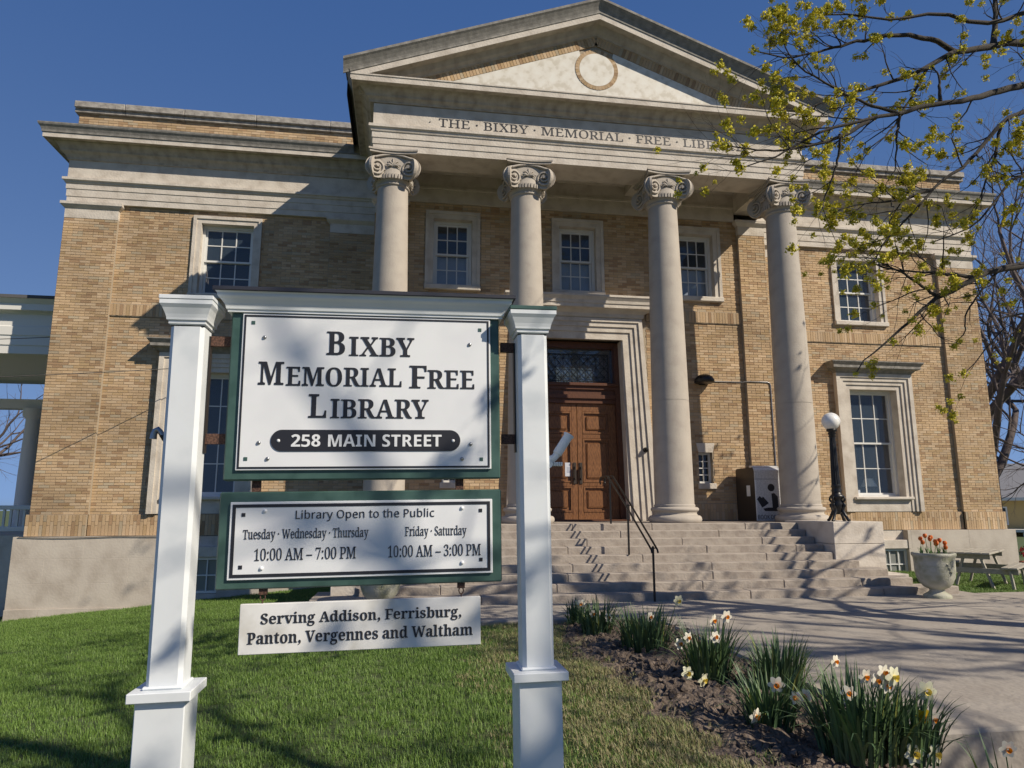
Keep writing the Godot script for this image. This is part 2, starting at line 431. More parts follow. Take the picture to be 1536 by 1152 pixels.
# ------------------------------------------------------------------ windows and doors
func frame_of(mb: MB, x0: float, x1: float, y0: float, y1: float, w: float, z0: float, z1: float) -> void:
	mb.box(Vector3(x0, y0, z0), Vector3(x0 + w, y1, z1)); mb.box(Vector3(x1 - w, y0, z0), Vector3(x1, y1, z1))
	mb.box(Vector3(x0 + w, y1 - w, z0), Vector3(x1 - w, y1, z1)); mb.box(Vector3(x0 + w, y0, z0), Vector3(x1 - w, y0 + w, z1))
func sashes(win: Node3D, x0: float, x1: float, y0: float, y1: float, z: float, rows: int, blind := 0) -> void:
	# double hung window in the opening; z is the face of the upper sash
	var fr := MB.new()
	frame_of(fr, x0, x1, y0, y1, 0.055, z - 0.10, z + 0.035)
	put("window_frame", fr, M.sash, win)
	var ym := (y0 + y1) * 0.5
	for k in 2:
		var a := (ym - 0.02) if k == 0 else (y0 + 0.055)
		var b := (y1 - 0.055) if k == 0 else (ym + 0.02)
		var zz := z if k == 0 else z - 0.045
		var sx0 := x0 + 0.056; var sx1 := x1 - 0.056
		var s := MB.new()
		frame_of(s, sx0, sx1, a, b, 0.042, zz - 0.035, zz)
		var sash := put("sash", s, M.sash, win)
		var ix0 := sx0 + 0.042; var ix1 := sx1 - 0.042; var iy0 := a + 0.042; var iy1 := b - 0.042
		for i in [1, 2]:
			var mm := MB.new()
			var mx := lerpf(ix0, ix1, i / 3.0)
			mm.box(Vector3(mx - 0.011, iy0, zz - 0.028), Vector3(mx + 0.011, iy1, zz - 0.004))
			put("muntin", mm, M.sash, sash)
		for j in range(1, rows):
			var mm := MB.new()
			var my := lerpf(iy0, iy1, j / float(rows))
			mm.box(Vector3(ix0, my - 0.011, zz - 0.026), Vector3(ix1, my + 0.011, zz - 0.006))
			put("muntin", mm, M.sash, sash)
		for i in 3:
			for j in rows:
				var g := MB.new()
				var gx0 := lerpf(ix0, ix1, i / 3.0); var gx1 := lerpf(ix0, ix1, (i + 1) / 3.0)
				var gy0 := lerpf(iy0, iy1, j / float(rows)); var gy1 := lerpf(iy0, iy1, (j + 1) / float(rows))
				var tw := rng.randf_range(-0.003, 0.003); var tv := rng.randf_range(-0.003, 0.003)
				var zg := zz - 0.016
				g.quad(Vector3(gx0, gy0, zg + tw), Vector3(gx1, gy0, zg + tv), Vector3(gx1, gy1, zg - tw), Vector3(gx0, gy1, zg - tv))
				put("pane", g, M.glass, sash)
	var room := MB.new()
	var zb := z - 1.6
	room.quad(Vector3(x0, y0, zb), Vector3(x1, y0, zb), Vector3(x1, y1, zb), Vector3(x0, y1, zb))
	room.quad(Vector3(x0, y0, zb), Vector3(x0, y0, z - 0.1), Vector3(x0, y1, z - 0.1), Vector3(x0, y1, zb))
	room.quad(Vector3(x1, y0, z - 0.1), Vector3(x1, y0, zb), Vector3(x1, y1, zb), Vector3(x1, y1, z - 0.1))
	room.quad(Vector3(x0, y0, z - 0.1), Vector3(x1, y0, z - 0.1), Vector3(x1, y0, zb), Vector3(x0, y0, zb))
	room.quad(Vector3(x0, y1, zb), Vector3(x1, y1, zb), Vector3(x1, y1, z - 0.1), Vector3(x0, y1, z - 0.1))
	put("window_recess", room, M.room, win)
	if blind > 0:
		var bd := MB.new()
		var ya := y0 if blind == 1 else lerpf(y0, y1, 0.1)
		var yb := ym if blind == 1 else y1
		bd.box(Vector3(x0 + 0.05, ya, z - 0.19), Vector3(x1 - 0.05, yb, z - 0.18))
		put("blind", bd, M.blind, win)
func eared(mb: MB, cx: float, steps: Array, z: float) -> void:   # architrave of nested fascias: [half width outer, half width inner, y outer top, y inner top, y bottom, proud]
	for s in steps:
		for sd in [-1.0, 1.0]:
			var a: float = cx + sd * s[0]; var b: float = cx + sd * s[1]
			mb.box(Vector3(minf(a, b), s[4], z), Vector3(maxf(a, b), s[2], z + s[5]), false)
		mb.box(Vector3(cx - s[1], s[3], z), Vector3(cx + s[1], s[2], z + s[5]), false)
func upper_window(parent: Node3D, cx: float, half: float, y0: float, y1: float, z: float, blind: int) -> void:
	var w := part("upper_window", parent)
	var s := MB.new()
	var ow := 0.17
	eared(s, cx, [[half, half - 0.07, y1, y1 - 0.07, y0 + 0.11, 0.055], [half - 0.07, half - ow, y1 - 0.07, y1 - ow, y0 + 0.11, 0.03]], z)
	var x0 := cx - half + ow; var x1 := cx + half - ow
	for sd in [x0, x1]:      # stone reveal
		s.box(Vector3(sd - 0.02 if sd < cx else sd, y0 + 0.11, z - 0.26), Vector3(sd if sd < cx else sd + 0.02, y1 - ow, z + 0.001))
	s.box(Vector3(x0, y1 - ow, z - 0.26), Vector3(x1, y1 - ow + 0.02, z))
	put("window_surround", s, M.stone, w)
	var sl := MB.new()
	sl.bbox(Vector3(cx - half - 0.01, y0, z - 0.26), Vector3(cx + half + 0.01, y0 + 0.11, z + 0.09), 0.012)
	put("window_sill", sl, M.stone, w)
	sashes(w, x0, x1, y0 + 0.111, y1 - ow, z - 0.17, 2, blind)
func lower_window(parent: Node3D, cx: float, z: float) -> void:
	var w := part("tall_window", parent)
	var s := MB.new()
	var yt := 3.53; var yb := 0.165
	eared(s, cx, [[1.03, 0.93, yt, yt - 0.10, yb, 0.14], [0.93, 0.84, yt - 0.10, yt - 0.19, yb, 0.11], [0.84, 0.75, yt - 0.19, yt - 0.28, yb, 0.08], [0.75, 0.64, yt - 0.28, yt - 0.39, yb + 0.35, 0.05]], z)
	for sd in [-1.0, 1.0]:
		var a: float = cx + sd * 0.64; var b: float = cx + sd * 0.66
		s.box(Vector3(minf(a, b), yb + 0.35, z - 0.34), Vector3(maxf(a, b), yt - 0.39, z + 0.002))
	s.box(Vector3(cx - 0.64, yt - 0.39, z - 0.34), Vector3(cx + 0.64, yt - 0.37, z + 0.002))
	put("window_surround", s, M.stone, w)
	var h := MB.new()
	var p0 := Vector2(cx - 1.03, z); var p1 := Vector2(cx + 1.03, z)
	h.mould([Vector2(cx - 1.0, z - 0.01), Vector2(cx - 1.0, z + 0.12), Vector2(cx + 1.0, z + 0.12), Vector2(cx + 1.0, z - 0.01)], [Vector2(0.03, 3.531), Vector2(0.05, 3.56), Vector2(0.10, 3.61), Vector2(0.17, 3.63), Vector2(0.18, 3.64), Vector2(0.18, 3.70), Vector2(0.21, 3.74), Vector2(0.24, 3.78), Vector2(0.24, 3.80), Vector2(-0.05, 3.83)])
	h.quad(Vector3(p0.x, 3.82, z), Vector3(p0.x, 3.82, z + 0.12), Vector3(p1.x, 3.82, z + 0.12), Vector3(p1.x, 3.82, z))
	put("window_hood", h, M.weathered, w)
	var sl := MB.new()
	sl.box(Vector3(cx - 0.75, yb, z), Vector3(cx + 0.75, yb + 0.28, z + 0.06))
	sl.bbox(Vector3(cx - 0.78, yb + 0.28, z - 0.34), Vector3(cx + 0.78, yb + 0.35, z + 0.16), 0.015)
	put("window_sill", sl, M.stone, w)
	sashes(w, cx - 0.64, cx + 0.64, yb + 0.351, yt - 0.39, z - 0.22, 2)

func column(parent: Node3D, x: float, z: float) -> void:
	var col := part("column", parent)
	var b := MB.new()
	b.lathe(Vector3(x, 0, z), [Vector2(0.47, 0.0), Vector2(0.492, 0.03), Vector2(0.497, 0.06), Vector2(0.49, 0.095), Vector2(0.465, 0.125), Vector2(0.44, 0.13), Vector2(0.425, 0.135), Vector2(0.405, 0.16), Vector2(0.405, 0.185), Vector2(0.425, 0.205), Vector2(0.432, 0.21), Vector2(0.445, 0.225), Vector2(0.448, 0.245), Vector2(0.44, 0.265), Vector2(0.42, 0.28), Vector2(0.385, 0.285), Vector2(0.375, 0.31)], 56)
	put("column_base", b, M.column, col)
	var s := MB.new()
	for dr in 2:      # two drums with a fine joint between them
		var prof := []
		for i in 13:
			var y := lerpf(0.335, 2.297, i / 12.0) if dr == 0 else lerpf(2.303, 6.28, i / 12.0)
			var t := (y - 0.33) / 5.95
			prof.append(Vector2(0.368 - 0.078 * pow(t, 1.5), y))
		s.lathe(Vector3(x, 0, z), prof, 64)
	s.lathe(Vector3(x, 0, z), [Vector2(0.384, 0.305), Vector2(0.384, 0.325), Vector2(0.37, 0.337)], 64)
	s.lathe(Vector3(x, 0, z), [Vector2(0.345, 2.28), Vector2(0.345, 2.32)], 64)
	put("column_shaft", s, M.column, col)
	var cap := MB.new()
	cap.lathe(Vector3(x, 0, z), [Vector2(0.29, 6.27), Vector2(0.315, 6.285), Vector2(0.322, 6.30), Vector2(0.315, 6.315), Vector2(0.30, 6.325), Vector2(0.305, 6.34), Vector2(0.345, 6.38), Vector2(0.375, 6.44), Vector2(0.36, 6.48), Vector2(0.34, 6.70)], 40)
	for k in 40:      # egg and dart
		var a := TAU * k / 40.0
		var o := Vector3(x + cos(a) * 0.365, 6.42, z + sin(a) * 0.365)
		cap.xbox(Transform3D(Basis(Vector3.UP, -a), o), Vector3(0.02, 0.045, 0.013 if k % 2 == 0 else 0.02))
	# abacus with hollow sides
	for lay_i in 2:
		var hw := 0.435 if lay_i == 0 else 0.455
		var pl := PackedVector2Array()
		for f in 4:
			for i in 9:
				var t := -1.0 + 2.0 * i / 9.0
				pl.append(Vector2(t * hw, -(hw - 0.055 * (1.0 - t * t))).rotated(f * PI / 2))
		var y0 := 6.86 if lay_i == 0 else 6.905
		var y1 := 6.905 if lay_i == 0 else 6.94
		cap.plate(pl, y0, y1, Transform3D(Basis(Vector3.RIGHT, Vector3.FORWARD, Vector3.UP), Vector3(x, 0, z)))
	var cp := put("capital", cap, M.column, col)
	for f in 4:
		var B := Basis(Vector3.UP, f * PI / 2)
		for sd in [-1.0, 1.0]:
			var T := Transform3D(B * Basis(Vector3.UP, -sd * 0.36), B * Vector3(sd * 0.298, 0, 0.372) + Vector3(x, 6.585, z))
			var vo := MB.new()
			var rim := PackedVector2Array()
			for i in 28: rim.append(Vector2(cos(TAU * i / 28), sin(TAU * i / 28)) * 0.216)
			vo.plate(rim, -0.055, -0.012, T)
			var sp := []; var sr := []
			for i in 44:
				var t := i / 43.0
				var a = PI * 0.5 - sd * TAU * 2.4 * t
				var rr := lerpf(0.198, 0.022, pow(t, 0.75))
				sp.append(T * Vector3(cos(a) * rr, sin(a) * rr, 0.0 + 0.03 * t)); sr.append(lerpf(0.026, 0.013, t))
			vo.tube(sp, sr, 6)
			var eye := PackedVector2Array()
			for i in 10: eye.append(Vector2(cos(TAU * i / 10), sin(TAU * i / 10)) * 0.026)
			vo.plate(eye, 0.0, 0.065, T)
			put("volute", vo, M.column, col)
		var orn := MB.new()
		var FT := Transform3D(B, Vector3(x, 6.60, z))
		var pp := PackedVector2Array()
		for i in 13:
			var t := -1.0 + i / 6.0
			pp.append(Vector2(t * 0.34, 0.17 + 0.085 * (1.0 - t * t)))
		for i in 7:
			var t := 1.0 - i / 3.0
			pp.append(Vector2(t * 0.30, -0.10 + 0.06 * (1.0 - t * t)))
		orn.plate(pp, 0.20, 0.335, FT)
		var rp := []; var rr2 := []
		for i in 13:
			var t := -1.0 + i / 6.0
			rp.append(FT * Vector3(t * 0.33, 0.165 + 0.085 * (1.0 - t * t), 0.345 + 0.05 * t * t)); rr2.append(0.022)
		orn.tube(rp, rr2, 6)
		for i in 9:      # carved leaves springing from the middle
			var a := (i - 4) * 0.33
			var q := []; var qr := [0.005, 0.019, 0.021, 0.012, 0.003]
			for k in 5:
				var t := k / 4.0
				q.append(FT * Vector3(sin(a * (0.6 + t * 0.7)) * t * (0.13 + 0.03 * (i % 2)), 0.0 + cos(a * (0.6 + t * 0.7)) * t * (0.19 - 0.05 * (i % 2)), 0.343 + 0.03 * sin(t * PI)))
			orn.tube(q, qr, 5)
		put("carved_leaves", orn, M.column, col)

func letters(text: String, font: Font, parent: Node3D, m: Material, x0: float, x1: float, y0: float, y1: float, z: float, cap_text := "", called := "lettering") -> void:
	# text fitted to the box; y0..y1 spans baseline to capital height
	var tm := TextMesh.new()
	tm.font = font; tm.text = text; tm.font_size = 64; tm.pixel_size = 0.01; tm.depth = 0.02
	tm.curve_step = 1.0
	tm.horizontal_alignment = HORIZONTAL_ALIGNMENT_LEFT
	tm.vertical_alignment = VERTICAL_ALIGNMENT_BOTTOM
	var ref := TextMesh.new()
	ref.font = font; ref.text = cap_text if cap_text else "H"; ref.font_size = 64; ref.pixel_size = 0.01; ref.depth = 0.02
	ref.horizontal_alignment = HORIZONTAL_ALIGNMENT_LEFT
	ref.vertical_alignment = VERTICAL_ALIGNMENT_BOTTOM
	var ab := tm.get_aabb(); var rb := ref.get_aabb()
	var o := MeshInstance3D.new()
	o.mesh = tm; o.material_override = m; o.name = called
	var sx := (x1 - x0) / ab.size.x; var sy := (y1 - y0) / rb.size.y
	o.scale = Vector3(sx, sy, 0.1)
	o.position = Vector3(x0 - ab.position.x * sx, y0 - rb.position.y * sy, z)
	parent.add_child(o, true)

# ------------------------------------------------------------------ the library
const ZC := 1.2       # central wall
const ZW := -0.084    # wing walls between the piers
const COLZ := 2.66
func at_z(z: float) -> Transform3D: return Transform3D(Basis.IDENTITY, Vector3(0, 0, z))
func build_library() -> void:
	var lib := thing("library", "buff brick library with stone portico of four Ionic columns and pediment", "library")
	var wing_holes := []
	var picks := []
	for sd in [-1.0, 1.0]:
		var wing := part("wing_wall", lib)
		var mo := MB.new(); var br := MB.new()
		var xa := 5.45; var xb := 9.93
		var X0 := minf(sd * xa, sd * xb); var X1 := maxf(sd * xa, sd * xb)
		var hu := [sd * 7.67 - 0.568, sd * 7.67 + 0.568, 4.80, 6.512]
		var hl := [sd * 7.8 - 0.652, sd * 7.8 + 0.652, 0.46, 3.152]
		var bh := [sd * 7.67 - 0.726, sd * 7.67 + 0.726, 4.77, 6.67]
		var bl := [sd * 7.8 - 1.03, sd * 7.8 + 1.03, 0.16, 3.56]
		holed(mo, at_z(ZW), X0, X1, -0.27, 6.80, [hu, hl], 0.45)
		lay(br, at_z(ZW), X0, X1, 0.158, 4.305, [bl])
		soldiers(br, at_z(ZW + 0.03), X0, X1, 4.32, 4.575)
		mo.box(Vector3(X0, 4.31, ZW), Vector3(X1, 4.585, ZW + 0.03))
		lay(br, at_z(ZW), X0, X1, 4.587, 6.78, [bh])
		# piers
		for pr in [[9.93, 11.0], [4.4, 5.45]]:
			var P0 := minf(sd * pr[0], sd * pr[1]); var P1 := maxf(sd * pr[0], sd * pr[1])
			mo.box(Vector3(P0, -0.27, ZW - 0.2), Vector3(P1, 6.80, 0.0))
			if pr[0] > 9.0 and sd < 0: lay(br, at_z(0), P0, P1, 0.158, 6.43, [], picks, [-10.99, -9.93, 1.0, 4.3])
			else: lay(br, at_z(0), P0, P1, 0.158, 6.43, [])
			var jx := P1 if sd < 0 else P0     # the pier's side towards the wall
			if pr[0] < 9.0: jx = P0 if sd < 0 else P1
		# side wall of the building
		var st := Transform3D(Basis(Vector3.UP, sd * PI / 2), Vector3(sd * 11.0, 0, 0))
		var s0 := 0.0 if sd > 0 else -14.0
		var s1 := 14.0 if sd > 0 else 0.0
		mo.quad(st * Vector3(s0, -0.27, 0), st * Vector3(s1, -0.27, 0), st * Vector3(s1, 6.8, 0), st * Vector3(s0, 6.8, 0))
		lay(br, st, s0 if sd > 0 else -4.0, 4.0 if sd > 0 else s1, 0.158, 6.43, [])
		# base course of bricks on end
		for seg in [[5.45, 9.93, ZW + 0.045], [9.93, 11.045, 0.045], [4.4, 5.45, 0.045]]:
			var P0 := minf(sd * seg[0], sd * seg[1]); var P1 := maxf(sd * seg[0], sd * seg[1])
			mo.box(Vector3(P0, -0.27, ZW), Vector3(P1, 0.155, seg[2]))
			soldiers(br, at_z(seg[2]), P0, P1, -0.268, 0.153, true)
		put("mortar", mo, M.mortar, wing)
		var bo := put("brickwork", br, M.brick, wing)
		bo.set_meta("kind", "stuff")
		if sd < 0:
			for p in picks:
				var one := MB.new()
				one.col = p[2]
				var a: Vector3 = p[0]; var b: Vector3 = p[1]
				brick(one, Transform3D.IDENTITY, a, b)
				put("brick", one, M.brick, wing)
		# stone caps of the piers
		for pr in [[9.93, 11.0], [4.4, 5.45]]:
			var P0 := minf(sd * pr[0], sd * pr[1]); var P1 := maxf(sd * pr[0], sd * pr[1])
			var cm := MB.new()
			cm.box(Vector3(P0 - 0.002, 6.43, ZW), Vector3(P1 + 0.002, 6.64, 0.012))
			cm.mould([Vector2(P0, ZW - 0.1), Vector2(P0, 0.0), Vector2(P1, 0.0), Vector2(P1, ZW - 0.1)], [Vector2(0.012, 6.64), Vector2(0.03, 6.66), Vector2(0.06, 6.69), Vector2(0.085, 6.72), Vector2(0.085, 6.78), Vector2(0.0, 6.782)])
			put("pier_cap", cm, M.stone, wing)
		upper_window(wing, sd * 7.67, 0.726, 4.77, 6.67, ZW, 0)
		lower_window(wing, sd * 7.8, ZW)
		# entablature of the wing
		var en := MB.new()
		var path := [Vector2(-11.0, -14.0), Vector2(-11.0, 0.0), Vector2(-4.4, 0.0)] if sd < 0 else [Vector2(4.4, 0.0), Vector2(11.0, 0.0), Vector2(11.0, -14.0)]
		en.mould(path, [Vector2(-0.2, 6.785), Vector2(0.0, 6.785), Vector2(0.0, 6.915), Vector2(0.014, 6.922), Vector2(0.014, 7.08), Vector2(0.028, 7.087), Vector2(0.028, 7.205), Vector2(0.05, 7.215), Vector2(0.065, 7.25), Vector2(0.095, 7.27), Vector2(0.095, 7.325), Vector2(0.02, 7.335), Vector2(0.02, 7.74)])
		put("architrave", en, M.stone, wing)
		var bd := MB.new()
		bd.mould(path, [Vector2(0.02, 7.74), Vector2(0.05, 7.75), Vector2(0.06, 7.80), Vector2(0.10, 7.86), Vector2(0.16, 7.90), Vector2(0.17, 7.94), Vector2(0.21, 8.0), Vector2(0.26, 8.05), Vector2(0.27, 8.075), Vector2(0.40, 8.07)])
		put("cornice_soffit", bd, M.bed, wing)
		var fa := MB.new()
		fa.mould(path, [Vector2(0.40, 8.07), Vector2(0.40, 8.055), Vector2(0.415, 8.055), Vector2(0.415, 8.155)])
		put("cornice_fascia", fa, M.stone, wing)
		var si := MB.new()
		si.mould(path, [Vector2(0.415, 8.155), Vector2(0.435, 8.16), Vector2(0.435, 8.185), Vector2(0.44, 8.21), Vector2(0.46, 8.26), Vector2(0.49, 8.30), Vector2(0.50, 8.33), Vector2(0.50, 8.355), Vector2(-0.1, 8.42)])
		put("cornice_gutter", si, M.weathered, wing)
		# parapet
		var pa := MB.new(); var pb := MB.new()
		var Q0 := minf(sd * 4.4, sd * 10.96); var Q1 := maxf(sd * 4.4, sd * 10.96)
		pa.box(Vector3(Q0, 8.3, -14), Vector3(Q1, 8.9, -0.07))
		lay(pb, at_z(-0.07), Q0, Q1, 8.37, 8.9, [])
		var pt := Transform3D(Basis(Vector3.UP, sd * PI / 2), Vector3(sd * 10.96, 0, -0.07))
		lay(pb, pt, 0.0 if sd > 0 else -3.0, 3.0 if sd > 0 else 0.0, 8.37, 8.9, [])
		var par := put("parapet", pa, M.mortar, lib)
		put("brickwork", pb, M.brick, par).set_meta("kind", "stuff")
		var cuts := [4.4, 5.55, 7.2, 8.75, 10.0, 11.04]
		for i in 5:
			var cs := MB.new()
			var c0 := minf(sd * cuts[i], sd * cuts[i + 1]); var c1 := maxf(sd * cuts[i], sd * cuts[i + 1])
			cs.bbox(Vector3(c0 + 0.003, 8.90, -0.45), Vector3(c1 - 0.003, 8.99, 0.0), 0.006)
			cs.bbox(Vector3(c0 + 0.003, 8.992, -0.5), Vector3(c1 - 0.003, 9.14, 0.06), 0.012)
			put("coping_stone", cs, M.coping, par)
	# foundation
	var fd := part("foundation", lib)
	for sd in [-1.0, 1.0]:
		var rows := [[-0.275, -0.70], [-0.705, -1.17], [-1.175, -1.64], [-1.645, -2.3]]
		var bw := [sd * 7.8 - 0.45, sd * 7.8 + 0.45]
		for r in 4:
			var x := 4.44
			var k := 0
			while x < 11.2:
				var nx := minf(x + (1.55 if k > 0 else (0.8 if r % 2 == 0 else 1.5)), 11.2)
				k += 1
				var a := minf(sd * x, sd * nx); var b := maxf(sd * x, sd * nx)
				x = nx
				var rowz := 0.12 if r < 3 else 0.15
				var segs := hit([[bw[0], bw[1], -1.42, -0.48]], a, b, rows[r][1], rows[r][0])
				for s in segs:
					if s[1] - s[0] < 0.03: continue
					var st := MB.new()
					st.bbox(Vector3(s[0] + 0.0015, rows[r][1] - 0.001, -0.4), Vector3(s[1] - 0.0015, rows[r][0], rowz), 0.002)
					put("stone_block", st, M.base, fd)
		var core := MB.new()
		core.box(Vector3(minf(sd * 4.4, sd * 11.19), -2.4, -14), Vector3(maxf(sd * 4.4, sd * 11.19), -0.272, -0.05))
		core.box(Vector3(minf(sd * 4.5, sd * 7.3), -2.4, -0.1), Vector3(maxf(sd * 4.5, sd * 7.3), -0.30, 0.1175))
		core.box(Vector3(minf(sd * 8.3, sd * 11.19), -2.4, -0.1), Vector3(maxf(sd * 8.3, sd * 11.19), -0.30, 0.1175))
		core.box(Vector3(bw[0] - 0.1, -2.4, -0.1), Vector3(bw[1] + 0.1, -1.43, 0.05)); 
		put("foundation_core", core, M.stone, fd)
		var bwn := part("basement_window", fd)
		var fr := MB.new()
		frame_of(fr, bw[0], bw[1], -1.42, -0.71, 0.05, -0.05, 0.03)
		for i in [1, 2, 3]:
			fr.box(Vector3(lerpf(bw[0], bw[1], i / 4.0) - 0.012, -1.37, -0.03), Vector3(lerpf(bw[0], bw[1], i / 4.0) + 0.012, -0.76, 0.02))
		fr.box(Vector3(bw[0] + 0.05, -1.08, -0.028), Vector3(bw[1] - 0.05, -1.055, 0.018))
		put("window_frame", fr, M.sash, bwn)
		var gl := MB.new()
		gl.box(Vector3(bw[0] + 0.04, -1.4, -0.02), Vector3(bw[1] - 0.04, -0.73, -0.012))
		put("pane", gl, mat(lin(.22, .23, .22), 0.15), bwn)
		var li := MB.new()
		li.bbox(Vector3(bw[0] - 0.002, -0.70, -0.1), Vector3(bw[1] + 0.002, -0.50, 0.10), 0.006)
		put("lintel", li, M.stone, bwn)
	# central block
	var ctr := part("central_wall", lib)
	var mo := MB.new(); var br := MB.new()
	var holes := []; var bricks_out := []
	for cx in [-2.75, 0.0, 2.75]:
		holes.append([cx - 0.428, cx + 0.428, 4.85, 6.412]); bricks_out.append([cx - 0.585, cx + 0.585, 4.81, 6.57])
	holes.append([-1.05, 1.05, 0.0, 3.9]); bricks_out.append([-1.5, 1.5, -0.1, 4.74])
	for cx in [-2.75, 2.75]:
		holes.append([cx - 0.16, cx + 0.16, 0.78, 1.44]); bricks_out.append([cx - 0.16, cx + 0.16, 0.66, 1.64])
	holed(mo, at_z(ZC), -4.4, 4.4, 0.0, 6.76, holes, 0.42)
	lay(br, at_z(ZC), -3.76, 3.76, 0.36, 4.305, bricks_out)
	soldiers(br, at_z(ZC + 0.03), 1.52, 3.76, 4.32, 4.575); soldiers(br, at_z(ZC + 0.03), -3.76, -1.52, 4.32, 4.575)
	for sd in [-1.0, 1.0]:
		mo.box(Vector3(1.51 if sd > 0 else -3.76, 4.31, ZC), Vector3(3.76 if sd > 0 else -1.51, 4.585, ZC + 0.03))
		mo.box(Vector3(1.5 if sd > 0 else -4.4, 0.0, ZC), Vector3(4.4 if sd > 0 else -1.5, 0.355, ZC + 0.03))
	lay(br, at_z(ZC), -3.76, 3.76, 4.587, 6.75, bricks_out)
	for sd in [-1.0, 1.0]:
		var a := 3.76 if sd > 0 else -4.4; var b := 4.4 if sd > 0 else -3.76
		mo.box(Vector3(a, 0.0, ZC - 0.1), Vector3(b, 6.76, ZC + 0.085))
		lay(br, at_z(ZC + 0.085), a, b, 0.36, 6.42, [])
		soldiers(br, at_z(ZC + 0.03), 1.5 if sd > 0 else -3.76, 3.76 if sd > 0 else -1.5, 0.005, 0.35, true)
		mo.box(Vector3(a, 0.0, ZC), Vector3(b, 0.355, ZC + 0.115))
		soldiers(br, at_z(ZC + 0.115), a, b, 0.005, 0.35, true)
		# return walls of the central block
		var t := Transform3D(Basis(Vector3.UP, sd * PI / 2), Vector3(sd * 4.4, 0, 0))
		var u0 := -1.285 if sd > 0 else 0.0; var u1 := 0.0 if sd > 0 else 1.285
		mo.quad(t * Vector3(u0, -1.2, 0), t * Vector3(u1, -1.2, 0), t * Vector3(u1, 6.8, 0), t * Vector3(u0, 6.8, 0))
		lay(br, t, u0, u1, 0.158, 6.43, [])
		var cm := MB.new()
		cm.box(Vector3(a - 0.002, 6.42, ZC), Vector3(b + 0.002, 6.62, ZC + 0.097))
		cm.mould([Vector2(a, ZC - 0.05), Vector2(a, ZC + 0.085), Vector2(b, ZC + 0.085), Vector2(b, ZC - 0.05)], [Vector2(0.012, 6.62), Vector2(0.05, 6.66), Vector2(0.08, 6.70), Vector2(0.08, 6.76), Vector2(0.0, 6.762)])
		put("pilaster_cap", cm, M.stone, ctr)
	put("mortar", mo, M.mortar, ctr)
	put("brickwork", br, M.brick, ctr).set_meta("kind", "stuff")
	for cx in [-2.75, 0.0, 2.75]: upper_window(ctr, cx, 0.585, 4.81, 6.57, ZC, 1)
	for cx in [-2.75, 2.75]:
		var w := part("small_window", ctr)
		var s := MB.new()
		s.plate(PackedVector2Array([Vector2(cx - 0.16, 1.44), Vector2(cx + 0.16, 1.44), Vector2(cx + 0.21, 1.64), Vector2(cx - 0.21, 1.64)]), ZC - 0.02, ZC + 0.03)
		s.bbox(Vector3(cx - 0.2, 0.66, ZC - 0.2), Vector3(cx + 0.2, 0.78, ZC + 0.06), 0.008)
		put("window_surround", s, M.stone, w)
		var f := MB.new()
		frame_of(f, cx - 0.16, cx + 0.16, 0.78, 1.44, 0.045, ZC - 0.2, ZC - 0.12)
		f.box(Vector3(cx - 0.01, 0.82, ZC - 0.19), Vector3(cx + 0.01, 1.4, ZC - 0.13))
		for i in [1, 2, 3]: f.box(Vector3(cx - 0.115, 0.82 + 0.145 * i - 0.01, ZC - 0.188), Vector3(cx + 0.115, 0.82 + 0.145 * i + 0.01, ZC - 0.132))
		put("window_frame", f, M.sash, w)
		var g := MB.new()
		g.box(Vector3(cx - 0.13, 0.8, ZC - 0.18), Vector3(cx + 0.13, 1.42, ZC - 0.17))
		put("pane", g, mat(lin(.012, .012, .014), 0.08), w)
	build_door(ctr)
	build_portico(lib)
	build_steps(lib)
	# flat roofs behind the parapets
	var rf := MB.new()
	rf.quad(Vector3(-11, 8.6, 0), Vector3(11, 8.6, 0), Vector3(11, 8.6, -14), Vector3(-11, 8.6, -14))
	rf.quad(Vector3(11, -2, -14), Vector3(-11, -2, -14), Vector3(-11, 8.6, -14), Vector3(11, 8.6, -14))
	put("roof", rf, M.roof, lib)
	build_side_porch(lib)

